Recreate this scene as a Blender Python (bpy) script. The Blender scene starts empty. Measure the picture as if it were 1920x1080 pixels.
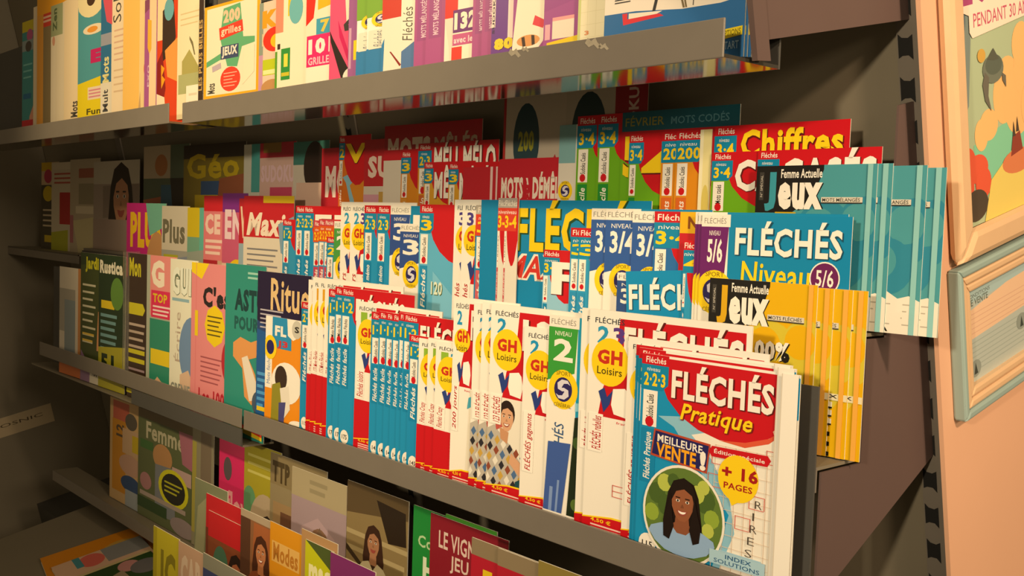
import bpy, math, random
from mathutils import Vector, Matrix
random.seed(7)
S = bpy.context.scene
COL = S.collection
CZ = 1.45                                   # eye height above the shop floor

# ------------------------------------------------------------------ camera
F_PX = 1921.44
MX = ((0.6624056, 0.06794899, -0.74605747),
      (0.73622338, -0.24321665, 0.63152261),
      (-0.13854228, -0.96758906, -0.21113371))   # columns: image right, image down, forward
cd = bpy.data.cameras.new('camera'); cam = bpy.data.objects.new('camera', cd); COL.objects.link(cam)
cd.sensor_width = 36.0; cd.lens = F_PX / 1920 * 36.0; cd.clip_start = 0.05
cam.matrix_world = Matrix(((MX[0][0], -MX[0][1], -MX[0][2], 0), (MX[1][0], -MX[1][1], -MX[1][2], 0),
                           (MX[2][0], -MX[2][1], -MX[2][2], CZ), (0, 0, 0, 1)))
S.camera = cam
# ------------------------------------------------------------------ light
S.view_settings.view_transform = 'Standard'; S.view_settings.look = 'None'
S.view_settings.gamma = 1.0; S.view_settings.use_curve_mapping = False
S.view_settings.exposure = 0.0
W = bpy.data.worlds.new('shop_air'); S.world = W; W.use_nodes = True
W.node_tree.nodes['Background'].inputs[0].default_value = (1.0, 0.75, 0.42, 1)
W.node_tree.nodes['Background'].inputs[1].default_value = 0.23

def spot(name, loc, target, power, size, blend, radius, color):
    l = bpy.data.lights.new(name, 'SPOT'); l.energy = power; l.spot_size = math.radians(size); l.spot_blend = blend
    l.shadow_soft_size = radius; l.color = color
    o = bpy.data.objects.new(name, l); COL.objects.link(o); o.location = loc
    o.rotation_euler = (Vector(target) - Vector(loc)).to_track_quat('-Z', 'Y').to_euler()
    return o
def area(name, loc, target, power, sx, sy, color):
    l = bpy.data.lights.new(name, 'AREA'); l.shape = 'RECTANGLE'; l.size = sx; l.size_y = sy; l.energy = power; l.color = color
    o = bpy.data.objects.new(name, l); COL.objects.link(o); o.location = loc
    o.rotation_euler = (Vector(target) - Vector(loc)).to_track_quat('-Z', 'Y').to_euler()
    return o
WARM = (1.0, 0.81, 0.54)
spot('shelf_spotlight', (0.3, -1.6, CZ + 0.85), (-1.15, 1.0, CZ - 0.10), 232, 37, 0.5, 0.07, WARM)
spot('top_shelf_spotlight', (-2.2, -0.5, CZ + 1.15), (-2.0, 0.95, CZ + 0.2), 130, 66, 0.6, 0.06, (1.0, 0.76, 0.42))
spot('wall_spotlight', (1.2, 0.6, CZ + 1.0), (-0.6, 2.0, CZ - 0.1), 190, 75, 0.7, 0.08, (1.0, 0.72, 0.45))

area('aisle_ceiling_light', (2.6, 0.3, CZ + 0.9), (-2.0, 0.9, CZ - 0.4), 56, 1.2, 0.4, (1.0, 0.78, 0.5))
# ------------------------------------------------------------------ helpers
def srgb(c):
    if isinstance(c, str):
        c = c.lstrip('#'); c = [int(c[i:i + 2], 16) / 255 for i in (0, 2, 4)]
    return tuple(x / 12.92 if x <= 0.04045 else ((x + 0.055) / 1.055) ** 2.4 for x in c)

def ray(x, y):
    v = Vector((x - 960, y - 540, F_PX)).normalized()
    return Vector([MX[i][0] * v.x + MX[i][1] * v.y + MX[i][2] * v.z for i in range(3)])

TILT = math.radians(13.2)
N0 = Vector((0, math.cos(TILT), -math.sin(TILT)))       # into the rack, square to the covers
U0 = Vector((0, math.sin(TILT), math.cos(TILT)))        # up along the covers
X0 = Vector((1, 0, 0)); UP = Vector((0, 0, CZ))
def pt(X, D, v): return X0 * X + N0 * D + U0 * v + UP

def material(name, base, rough=0.5, metal=0.0, noise=0.0, scale=60, spec=0.5, bump=0.0, attr=False):
    m = bpy.data.materials.new(name); m.use_nodes = True
    nt = m.node_tree; p = nt.nodes['Principled BSDF']
    p.inputs['Roughness'].default_value = rough; p.inputs['Metallic'].default_value = metal
    p.inputs['Specular IOR Level'].default_value = spec
    tc = nt.nodes.new('ShaderNodeTexCoord'); nz = nt.nodes.new('ShaderNodeTexNoise')
    nz.inputs['Scale'].default_value = scale; nz.inputs['Detail'].default_value = 4
    nt.links.new(tc.outputs['Object'], nz.inputs['Vector'])
    if attr:
        at = nt.nodes.new('ShaderNodeAttribute'); at.attribute_name = 'ink'
        src = at.outputs['Color']
    else:
        rgb = nt.nodes.new('ShaderNodeRGB'); rgb.outputs[0].default_value = (*srgb(base), 1); src = rgb.outputs[0]
    if noise:
        mp = nt.nodes.new('ShaderNodeMapRange'); mp.inputs[3].default_value = 1 - noise; mp.inputs[4].default_value = 1 + noise * .4
        nt.links.new(nz.outputs['Fac'], mp.inputs[0])
        mix = nt.nodes.new('ShaderNodeMix'); mix.data_type = 'RGBA'; mix.blend_type = 'MULTIPLY'; mix.inputs[0].default_value = 1
        nt.links.new(src, mix.inputs[6]); nt.links.new(mp.outputs[0], mix.inputs[7]); src = mix.outputs[2]
    nt.links.new(src, p.inputs['Base Color'])
    if bump:
        b = nt.nodes.new('ShaderNodeBump'); b.inputs['Strength'].default_value = bump; b.inputs['Distance'].default_value = 0.001
        nt.links.new(nz.outputs['Fac'], b.inputs['Height']); nt.links.new(b.outputs[0], p.inputs['Normal'])
    return m
M_INK = material('coated_print', '#ffffff', 0.38, noise=0.04, scale=9, spec=0.4, attr=True)
M_PAGE = material('paper_edge', '#e9e2d2', 0.8, noise=0.2, scale=400)
M_METAL = material('taupe_enamel', '#777068', 0.42, noise=0.08, scale=25, spec=0.4)
M_UNDER = material('polished_underside', '#77726b', 0.10, metal=0.85, noise=0.05, scale=5)
M_PANEL = material('taupe_back_panel', '#7a7262', 0.6, noise=0.07, scale=6)
M_BRACKET = material('mauve_bracket_enamel', '#5e4c49', 0.5, noise=0.06, scale=12)
M_PLATE = material('charcoal_plate', '#4b4a48', 0.5, noise=0.06, scale=20)
M_DARK = material('slot_black', '#0c0b0a', 0.8)
M_WALL = material('apricot_plaster', '#d9a98a', 0.7, noise=0.06, scale=5, bump=0.15)
M_FLOOR = material('shop_floor_tile', '#6b6256', 0.5, noise=0.15, scale=8)
M_WOOD = material('pale_frame_wood', '#d8b48e', 0.35, noise=0.08, scale=30)

def mesh_obj(name, verts, faces, mat, parent=None, smooth=False):
    me = bpy.data.meshes.new(name); me.from_pydata([tuple(v) for v in verts], [], faces); me.update()
    me.materials.append(mat)
    if smooth:
        for p in me.polygons: p.use_smooth = True
    o = bpy.data.objects.new(name, me); COL.objects.link(o)
    if parent: o.parent = parent
    return o

class MB:
    """collects boxes and prisms into one mesh"""
    def __init__(s): s.v = []; s.f = []
    def hexa(s, P):
        b = len(s.v); s.v += [Vector(p) for p in P]
        for q in ((0, 3, 2, 1), (4, 5, 6, 7), (0, 1, 5, 4), (1, 2, 6, 5), (2, 3, 7, 6), (3, 0, 4, 7)):
            s.f.append([b + i for i in q])
        return s
    def box(s, x0, x1, y0, y1, z0, z1):
        return s.hexa([(x0, y0, z0), (x1, y0, z0), (x1, y1, z0), (x0, y1, z0), (x0, y0, z1), (x1, y0, z1), (x1, y1, z1), (x0, y1, z1)])
    def slab(s, Xa, Xb, D0, D1, v0, v1):                 # a box in the tilted frame of the trays
        return s.hexa([pt(Xa, D0, v0), pt(Xb, D0, v0), pt(Xb, D1, v0), pt(Xa, D1, v0),
                       pt(Xa, D0, v1), pt(Xb, D0, v1), pt(Xb, D1, v1), pt(Xa, D1, v1)])
    def prism_x(s, poly, Xa, Xb):                        # poly of points (Y, Z), extruded along X
        n = len(poly); b = len(s.v)
        s.v += [Vector((Xa, y, z)) for y, z in poly] + [Vector((Xb, y, z)) for y, z in poly]
        s.f.append([b + i for i in range(n)][::-1]); s.f.append([b + n + i for i in range(n)])
        for i in range(n):
            j = (i + 1) % n; s.f.append([b + i, b + j, b + n + j, b + n + i])
        return s
    def build(s, name, mat, parent=None, bevel=0.0):
        if parent is not None:
            off = Vector((0, 0, 0)); q = parent
            while q is not None: off += q.location; q = q.parent
            inv = Matrix.Translation(-off)
            vs = [inv @ v for v in s.v]
        else: vs = s.v
        o = mesh_obj(name, vs, s.f, mat, parent)
        if bevel:
            md = o.modifiers.new('bevel', 'BEVEL'); md.width = bevel; md.segments = 2; md.limit_method = 'ANGLE'
        return o
def empty(name, loc):
    o = bpy.data.objects.new(name, None); COL.objects.link(o); o.location = loc; o.empty_display_size = 0.05
    return o
def tag(o, label, cat, group=None, kind=None):
    if label: o['label'] = label
    if cat: o['category'] = cat
    if group: o['group'] = group
    if kind: o['kind'] = kind
    return o
def struct(o): o['kind'] = 'structure'; return o

# ------------------------------------------------------------------ printed matter
_glyph = {}
def glyphs(s, bold, slant):
    k = (s, bold, slant)
    if k not in _glyph:
        c = bpy.data.curves.new('t', 'FONT'); c.body = s; c.resolution_u = 2; c.offset = bold; c.shear = slant; c.space_character = 1 + bold * 2.4
        o = bpy.data.objects.new('t', c); COL.objects.link(o)
        bpy.context.view_layer.update()
        m = o.to_mesh()
        vs = [(v.co.x, v.co.y) for v in m.vertices]; fs = [tuple(p.vertices) for p in m.polygons]
        o.to_mesh_clear(); bpy.data.objects.remove(o); bpy.data.curves.remove(c)
        xs = [v[0] for v in vs] or [0, 1]; ys = [v[1] for v in vs] or [0, 1]
        x0, y0 = min(xs), min(ys); sx = max(max(xs) - x0, 1e-4); sy = max(max(ys) - y0, 1e-4)
        _glyph[k] = ([((x - x0) / sx, (y - y0) / sy) for x, y in vs], fs)
    return _glyph[k]

class Art:
    """flat print on a sheet: x 0-100 from its left edge, y 0-100 from its top"""
    STEP = 0.00004
    def __init__(s, w, h): s.w, s.h, s.v, s.f, s.c, s.k, s.ys, s.y0 = w, h, [], [], [], 0, 1.0, 0.0
    def P(s, x, y, k): return (x / 100 * s.w, -k * s.STEP, (1 - (0 if y <= 0 else s.y0 + y * s.ys if y < 99.5 else y) / 100) * s.h)
    def poly(s, pts, col, k=None):
        if k is None: s.k += 1; k = s.k
        b = len(s.v); s.v += [s.P(min(max(x, 0), 100), min(max(y, 0), 100), k) for x, y in pts]
        ar = sum(pts[i][0] * pts[(i + 1) % len(pts)][1] - pts[(i + 1) % len(pts)][0] * pts[i][1] for i in range(len(pts)))
        f = list(range(b, b + len(pts)))
        s.f.append(f[::-1] if ar > 0 else f); s.c.append(srgb(col)); return s
    def rect(s, x0, y0, x1, y1, col): return s.poly([(x0, y0), (x0, y1), (x1, y1), (x1, y0)], col)
    def ell(s, cx, cy, rx, ry, col, n=22, a0=0, a1=360):
        ps = [(cx + rx * math.cos(math.radians(a0 + (a1 - a0) * i / n)), cy + ry * math.sin(math.radians(a0 + (a1 - a0) * i / n))) for i in range(n)]
        return s.poly(ps, col)
    def circ(s, cx, cy, r, col, n=22): return s.ell(cx, cy, r, r * s.w / s.h, col, n)
    def text(s, t, x0, y0, x1, y1, col, bold=0.02, slant=0.0, vert=False, out=None, outw=0.02, skew=0.0):
        if out: s.text(t, x0 + .5, y0 + .4, x1 + .9, y1 + .5, out, bold + outw, slant, vert, skew=skew)
        if not vert and any(ch in 'ÉÊÈÀÔ' for ch in t) and t.upper() == t: y0 -= .24 * (y1 - y0)
        g, fs = glyphs(t, bold, slant); s.k += 1; b = len(s.v)
        for gx, gy in g:
            if vert: x, y = x0 + (x1 - x0) * (1 - gy), y1 - (y1 - y0) * gx
            else: x, y = x0 + (x1 - x0) * gx, y1 - (y1 - y0) * gy + skew * gx
            s.v.append(s.P(min(max(x, 0), 100), min(max(y, 0), 100), s.k))
        for f in fs:
            a, c2, d = (s.v[b + f[0]], s.v[b + f[1]], s.v[b + f[2]])
            ar = (c2[0] - a[0]) * (d[2] - a[2]) - (c2[2] - a[2]) * (d[0] - a[0])
            q = [b + i for i in f]; s.f.append(q if ar > 0 else q[::-1]); s.c.append(srgb(col))
        return s
    def vtext(s, t, x0, y0, x1, y1, col, bold=0.01, slant=0.0): return s.text(t, x0, y0, x1, y1, col, bold, slant, True)
    def lines(s, x0, y0, x1, n, dy, th, col, jitter=12):
        for i in range(n):
            s.rect(x0, y0 + i * dy, x1 - (i * 37 % 3) * jitter * .33, y0 + i * dy + th, col); s.k -= 1
        s.k += 1; return s
    def grid(s, x0, y0, x1, y1, nx, ny, col, th=0.6):
        for i in range(nx + 1):
            x = x0 + (x1 - x0) * i / nx; s.rect(x, y0, x + th, y1, col); s.k -= 1
        for j in range(ny + 1):
            y = y0 + (y1 - y0) * j / ny; s.rect(x0, y, x1, y + th * .7, col); s.k -= 1
        s.k += 1; return s
    def person(s, cx, cy, r, skin='#c98f6c', hair='#2c1c14', top='#7f9fc8', long=True, smile=True, body=True):
        """a printed portrait: cx, cy the middle of the face, r half its width (per cent of the page width)"""
        q = s.w / s.h; R = r * q
        if long: s.poly([(cx - 1.35 * r, cy - .6 * R), (cx - .9 * r, cy - 1.5 * R), (cx, cy - 1.85 * R), (cx + .9 * r, cy - 1.5 * R), (cx + 1.35 * r, cy - .6 * R),
                         (cx + 1.75 * r, cy + 1.6 * R), (cx + 1.5 * r, cy + 3 * R), (cx + .5 * r, cy + 3.1 * R), (cx - .5 * r, cy + 3.1 * R), (cx - 1.6 * r, cy + 3 * R), (cx - 1.7 * r, cy + 1.5 * R)], hair)
        else: s.ell(cx, cy - .45 * R, 1.15 * r, 1.35 * R, hair)
        if body:
            s.poly([(cx - .5 * r, cy + .7 * R), (cx + .5 * r, cy + .7 * R), (cx + .6 * r, cy + 2.1 * R), (cx - .6 * r, cy + 2.1 * R)], skin)
            s.poly([(cx - 2.7 * r, cy + 5 * R), (cx - 2.5 * r, cy + 2.9 * R), (cx - 1.7 * r, cy + 2.1 * R), (cx - .7 * r, cy + 1.8 * R), (cx, cy + 2.6 * R), (cx + .7 * r, cy + 1.8 * R),
                    (cx + 1.7 * r, cy + 2.1 * R), (cx + 2.5 * r, cy + 2.9 * R), (cx + 2.7 * r, cy + 5 * R)], top)
        s.poly([(cx + r * a, cy + R * b) for a, b in ((-.98, -.3), (-.8, -1), (0, -1.35), (.8, -1), (.98, -.3), (.92, .35), (.6, 1), (.25, 1.3), (-.25, 1.3), (-.6, 1), (-.92, .35))], skin)
        s.poly([(cx + r * a, cy + R * b) for a, b in ((-1.02, 0), (-1.1, -.9), (-.6, -1.6), (.2, -1.7), (.9, -1.3), (1.05, 0), (.8, -.7), (.1, -1.05), (-.6, -.8))], hair)
        for sx in (-.42, .42):
            s.ell(cx + sx * r, cy - .15 * R, .17 * r, .1 * R, '#f2ece4', 10); s.ell(cx + sx * r, cy - .15 * R, .09 * r, .09 * R, '#1d120d', 8)
            s.rect(cx + sx * r - .2 * r, cy - .42 * R, cx + sx * r + .2 * r, cy - .34 * R, hair)
        s.poly([(cx - .14 * r, cy + .32 * R), (cx, cy + .05 * R), (cx + .14 * r, cy + .32 * R)], [c * .82 for c in [int(skin[i:i + 2], 16) / 255 for i in (1, 3, 5)]])
        s.poly([(cx + r * a, cy + R * q_) for a, q_ in ((-.46, .52), (-.2, .54), (0, .57), (.2, .54), (.46, .52), (.34, .74), (.16, .88), (-.16, .88), (-.34, .74))], '#9c4a42')
        if smile: s.poly([(cx + r * a, cy + R * q_) for a, q_ in ((-.36, .57), (0, .62), (.36, .57), (.26, .7), (.1, .77), (-.1, .77), (-.26, .7))], '#fbf6ee')
        return s
    def run(s, ops):
        for o in ops:
            k = o[0]
            if k == 'r': s.rect(*o[1:])
            elif k == 'e': s.ell(*o[1:])
            elif k == 'c': s.circ(*o[1:])
            elif k == 'p': s.poly(*o[1:])
            elif k == 't': s.text(*o[1:])
            elif k == 'v': s.vtext(*o[1:])
            elif k == 'l': s.lines(*o[1:])
            elif k == 'g': s.grid(*o[1:])
            elif k == 'f': s.person(*o[1:])
        return s

BLUE, RED, YEL, WHT, NAVY, BLK = '#0a86b8', '#c9121f', '#f7d21a', '#f4efe6', '#2a3f86', '#15120f'

def sport_badge(A, cx, cy, r):
    A.circ(cx, cy, r, YEL, 28); A.circ(cx, cy, r * .62, '#2b2462', 24)
    q = A.w / A.h
    for sgn in (1, -1):                                   # two hooks that chase each other: the spiral S
        ps = [(cx + sgn * r * a, cy + sgn * r * q * b) for a, b in ((-.1, -.5), (.3, -.48), (.5, -.25), (.3, -.33), (.05, -.3), (-.1, -.1), (.2, .05), (-.05, .1), (-.36, 0), (-.4, -.3))]
        A.poly(ps, '#d9d6e6')
    A.text('SPORT', cx - r * .5, cy - r * q * .92, cx + r * .5, cy - r * q * .7, '#7b6a16', 0.0)
    A.text('CÉRÉBRAL', cx - r * .6, cy + r * q * .7, cx + r * .6, cy + r * q * .9, '#7b6a16', 0.0)

def d_swirl(A, title='FLÉCHÉS', sub=None, tab='2·3', bg=BLUE, sw=RED, lab='#0f84b8', tabc='#0c86b2', vt='Sudoku Casés', vl='Fléchés', tcol=WHT, bg2=None,
            strip='Fléchés', portrait=False, badge='115', ty=(6, 20), extra=None, tab_w=19, stripc=RED, numc=YEL, tx=88):
    A.rect(0, 0, 100, 100, bg)
    if bg2: A.poly([(13, 30), (24, 34), (42, 52), (62, 70), (52, 100), (100, 100), (100, 20)], '#8cc2dc'); A.poly([(36, 36), (50, 46), (62, 62), (66, 78), (56, 100), (100, 100), (100, 20)], bg2)
    if portrait: A.rect(0, 0, 100, 1.4, WHT)
    e = 91 if portrait else 100
    A.poly([(0, 1.2 if portrait else 0), (e, 1.2 if portrait else 0), (e, 27 if portrait else 22), (80, 32.5), (68, 35.4), (54, 35.8), (40, 33), (28, 28), (19, 21), (12, 10)], sw)
    if portrait: A.poly([(54, 36), (70, 34.6), (84, 30.6), (91, 26), (91, 28), (84, 33), (70, 37)], '#dd5a3c'); A.poly([(86, 27), (89, 24.6), (90, 27), (92, 28), (89, 29.4), (88, 31)], '#f0b7a0')
    A.rect(0, 0, tab_w, 5.2, stripc); A.text(strip, 3, 1.2, tab_w - 2, 4.3, WHT, 0.01)
    A.poly([(0, 5.2), (tab_w, 5.2), (tab_w, 14.5), (tab_w - 4, 17.4), (0, 17.4)], tabc)
    A.text('niveau', 4, 6.4, tab_w - 6, 8.4, WHT, 0.0); A.text(tab, 2, 9.2, tab_w - 2, 15.8, numc, 0.03)
    A.rect(2, 18, 12, 36, WHT); A.vtext(vt, 4.5, 20, 9.5, 31.5, BLK, 0.015); A.circ(7, 33.6, 3, RED, 12)
    A.rect(2, 37, 12, 64, lab); A.vtext(vl, 4, 39, 10, 62.5, WHT, 0.02, 0.2)
    if title: A.text(title, 21.5, ty[0], tx, ty[1], tcol, 0.035, out='#5d1414')
    if sub: A.text(sub, 28, ty[1] + 1.5, 74, ty[1] + 12, YEL, 0.02, 0.25, out='#7a1a14', outw=.01)
    if badge: A.circ(9, 95, 6, WHT, 16); A.text(badge, 5.4, 93.6, 12.6, 96.6, BLK, 0.02)
    if extra: A.run(extra)
    if portrait:
        A.grid(52, 38, 90, 97, 6, 10, '#d9c6b4', 0.4)
        for gx, gy in ((83, 36), (50, 41), (48, 52), (74, 58), (66, 69)): A.grid(gx, gy, gx + 9, gy + 6, 1, 1, '#cf6e62', 0.5)
        A.poly([(11, 36.4), (49, 38.6), (47.4, 53), (9, 50)], '#b5472b'); A.poly([(12, 37.4), (48, 39.6), (46.4, 52), (10, 49)], '#23215e')
        A.text('MEILLEURE', 13.5, 38.8, 44, 42.6, WHT, 0.02, skew=1.5); A.text('VENTE', 13, 43, 40, 50, '#f3a81e', 0.03, skew=1.4); A.text('!', 42.5, 42.6, 46.5, 52, WHT, 0.05)
        A.poly([(50, 39), (84, 38.4), (86, 40.4), (84, 43.4), (50, 44), (48, 41.8)], RED); A.text('Édition spéciale', 51.5, 39.8, 82.5, 42.8, WHT, 0.01)
        A.circ(67, 52, 12.4, YEL, 30); A.poly([(60, 59), (74, 59), (64, 65)], YEL)
        A.text('+ 16', 57, 46.4, 79, 52.6, '#a51a1a', 0.04); A.text('PAGES', 58.5, 54.4, 76, 57.4, '#a51a1a', 0.02)
        for i, ch in enumerate('RIRES'): A.text(ch, 78 - i * 1.2, 60 + i * 5.8, (82 if ch != 'I' else 79) - i * 1.2, 63.6 + i * 5.8, '#4a443c', -0.012)
        A.circ(33, 76, 27.5, '#efe9dc', 40); A.circ(33, 76, 26, '#5f7a35', 40)
        for px, py, pr in ((15, 68, 6), (20, 62, 5), (47, 66, 7), (52, 74, 5), (12, 78, 5), (46, 60, 4), (22, 73, 6), (50, 80, 4), (42, 64, 5), (26, 60, 4)):
            A.circ(px, py, pr, ['#8fa83c', '#b6c255', '#48622a'][(px + py) % 3], 11)
        A.person(33, 70, 7.6, '#94593c', '#1c100c', '#8fb0d8', True, True, False)
        A.poly([(10.5, 87), (12, 84.5), (19, 82), (26, 80.5), (33, 84), (40, 80.5), (47, 82), (54, 84.5), (55, 87), (50, 92), (42, 95), (33, 96.2), (22, 94.6), (15, 91.4)], '#8fb0d8')
        A.poly([(29, 74), (37, 74), (38, 80), (40.5, 81.4), (36, 85), (30, 85), (25.5, 81.4), (28.4, 80)], '#8a5238')
        A.person(33, 70, 7.6, '#94593c', '#1c100c', '#8fb0d8', False, True, False)
        A.poly([(25.2, 66), (22.6, 74), (20.4, 80), (21, 88), (25, 89), (27.8, 82), (26.4, 76)], '#1c100c'); A.poly([(40.8, 66), (43.4, 74), (45.8, 80), (45, 87), (41, 88.6), (38.2, 82), (39.6, 76)], '#1c100c')
        A.rect(52, 87.5, 86, 94, '#a9cde0'); A.text('INDEX', 62, 88.4, 78, 90.4, '#2d5d8a', 0.02); A.text('SOLUTIONS', 55, 91.2, 83, 93.2, '#2d5d8a', 0.01)
        A.poly([(46, 97.2), (90, 96.4), (90, 100), (44, 100)], RED)
        A.rect(90.4, 0, 91, 100, '#d8cfc0'); A.rect(91, 0, 100, 100, WHT)

def d_gh(A, nums=(('2', '#1d93c8'),), vt='123 FLÉCHÉS', title='FLÉCHÉS', red2=True, photo=None, banner=22, vend=82, low=None):
    A.rect(0, 0, 100, 100, WHT)
    A.poly([(banner + 3, 3), (97, 3), (97, 47), (banner - 10, 47), (banner - 7, 34), (banner + 1, 20)], RED)
    if title: A.text(title, banner + 6, 6, 96, 22, WHT, 0.03, out='#5d1414')
    A.text('FLÉCHÉS', 4, 3.4, 24, 5.8, '#26323c', 0.01)
    for i, (c, col) in enumerate(nums): A.text(c, 6 + i * 10.5, 7, 14 + i * 10.5, 14.5, col, 0.03)
    A.circ(15, 22.6, 12.6, YEL, 28)
    A.text('GH', 6.5, 17.2, 23.5, 23.6, '#c6301c', 0.05); A.text('Loisirs', 6.5, 24.8, 23.5, 28.2, '#4a4210', 0.01)
    A.poly([(8, 36), (12, 34), (14, 38), (18, 34.5), (16, 41), (12, 45), (10, 40)], NAVY)
    A.poly([(18, 34), (26, 33), (31, 37), (29, 46), (19, 45), (17, 41)], '#fbf7ef')
    A.poly([(28, 34), (34, 37), (31, 44), (33, 48), (28, 46), (30, 40)], '#d8323a')
    A.text('français', 21, 48, 34, 49.3, '#d8323a', 0.0)
    if photo == 'man':
        A.rect(12, 47, 100, 100, '#ece6da'); A.grid(36, 50, 100, 90, 6, 7, '#d5cabb', .4)
        A.poly([(0, 64), (6, 61.5), (12, 66), (22, 71), (31, 79), (35, 90), (35, 97), (0, 97)], '#bdb6ac')
        for i in range(6):
            for j in range(5):
                x, y = 1 + i * 5.6 - j * .6, 66 + j * 5.4 + i * 1.6
                if x < 31 and y < 70 + x * .9 + 22: A.poly([(x, y + 1.6), (x + 2.6, y - 1), (x + 5, y + 1.4), (x + 2.4, y + 4)], ['#4f6f9d', '#2d2c33', '#c8a24a', '#8f4a35', '#e9e4da'][(i * 2 + j) % 5]); A.k -= 1
        A.k += 1
        A.poly([(6, 58), (14, 54), (18, 60), (8, 64)], '#c2574f')
        A.poly([(11, 62), (19, 64), (18, 70), (12, 68)], '#c9946f')
        A.person(17, 57, 6, '#d8a583', '#2a1d18', '#e9e3d8', False, True, False)
        A.poly([(22, 74), (34, 80), (38, 86), (33, 87), (20, 79)], '#d8a583')
        A.poly([(26, 88), (35, 84), (35, 95), (26, 95)], '#1d4a55')
    elif photo == 'grid':
        A.grid(40, 46, 100, 90, 7, 9, '#d9cbbd', 0.4)
        for gx, gy in ((36, 47), (42, 64), (20, 76), (52, 54), (30, 71)): A.grid(gx, gy, gx + 10, gy + 5, 1, 2, '#cf6e62', 0.5)
        A.poly([(50, 60), (56, 52), (60, 70), (54, 74)], '#ecd0a0')
        A.poly([(40, 76), (62, 70), (66, 80), (44, 88)], '#b7b2a6')
    elif photo == 'map':
        A.poly([(30, 48), (100, 44), (100, 92), (26, 92)], '#ece4d4'); A.poly([(28, 52), (52, 47), (54, 52), (26, 58)], '#4aa6bf')
        for i in range(5): A.poly([(36 + i * 11, 66 + i * 3), (42 + i * 11, 62 + i * 3), (40 + i * 11, 70 + i * 3)], '#a8ccd4')
    elif photo == 'tree':
        A.poly([(34, 60), (100, 40), (100, 88), (30, 88)], '#3c5a2a')
    if low: A.rect(0, low, 100, 100, RED)
    A.rect(2, 46, 12, vend + 1, '#f8f3ea'); A.vtext(vt, 3.2, 47, 11, vend, '#b81f22', 0.012, 0.2)
    A.poly([(0, 93), (20, 90.6), (45, 90.2), (70, 91.6), (100, 95), (100, 100), (0, 100)], YEL)
    A.poly([(0, 93.6), (20, 91.4), (45, 91), (70, 92.4), (100, 95.8), (100, 100), (0, 100)], RED)
    A.text('4,50 €', 6, 92.6, 20, 94.6, YEL, 0.02); A.lines(6, 95.4, 70, 3, 1.4, 0.7, '#f0c9c0')

def d_sport(A, lev='3/4', lc=NAVY, title='FLÉCHÉS', bg=BLUE, vt='FLÉCHÉS', sub=None, top='FLÉCHÉS', tw=30, rnd=None):
    A.rect(0, 0, 100, 100, bg)
    A.rect(0, 0, tw, 100, WHT); A.rect(0, 0, tw + 1, 5.6, '#efeae0'); A.text(top, 2, 1.6, tw - 2, 4.2, '#8d8a84', 0.0)
    A.poly([(0, 5.6), (tw, 5.6), (tw - 2, 27), (0, 32)], lc)
    A.text('NIVEAU', 6, 7.4, tw - 6, 9.6, WHT, 0.0); A.text(lev, 5, 11, tw - 4, 22, WHT, 0.03)
    sport_badge(A, tw * .56, 35.5, 13.5)
    A.vtext(vt, 6, 52, 17, 76, '#2f5688', 0.0, 0.15); A.text('gros', 3, 76, 14, 80, '#5d7fa8', 0.0)
    if title: A.text(title, tw + 5, 5.6, 95, 18, WHT, 0.03, out='#114b66')
    if sub: A.text(sub, tw + 10, 20.5, 76, 31.5, YEL, 0.015, 0.05)
    if rnd: A.circ(85, 26, 9.4, WHT, 28); A.circ(85, 26, 8.6, '#6b1f5c', 28); A.text(rnd, 79.6, 22.4, 90.6, 29.6, WHT, 0.015)
    A.poly([(tw, 41), (60, 38), (100, 31), (100, 34), (60, 41), (tw, 45)], '#8fd0ea')
    A.poly([(tw, 48), (70, 40), (92, 38), (92, 50), (tw, 50)], '#4a2a7c')
    A.poly([(74, 38), (90, 34), (92, 39), (82, 40)], '#efe2c4')
    A.poly([(tw, 84), (100, 78), (100, 100), (tw, 100)], '#dfe8ea')

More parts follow.
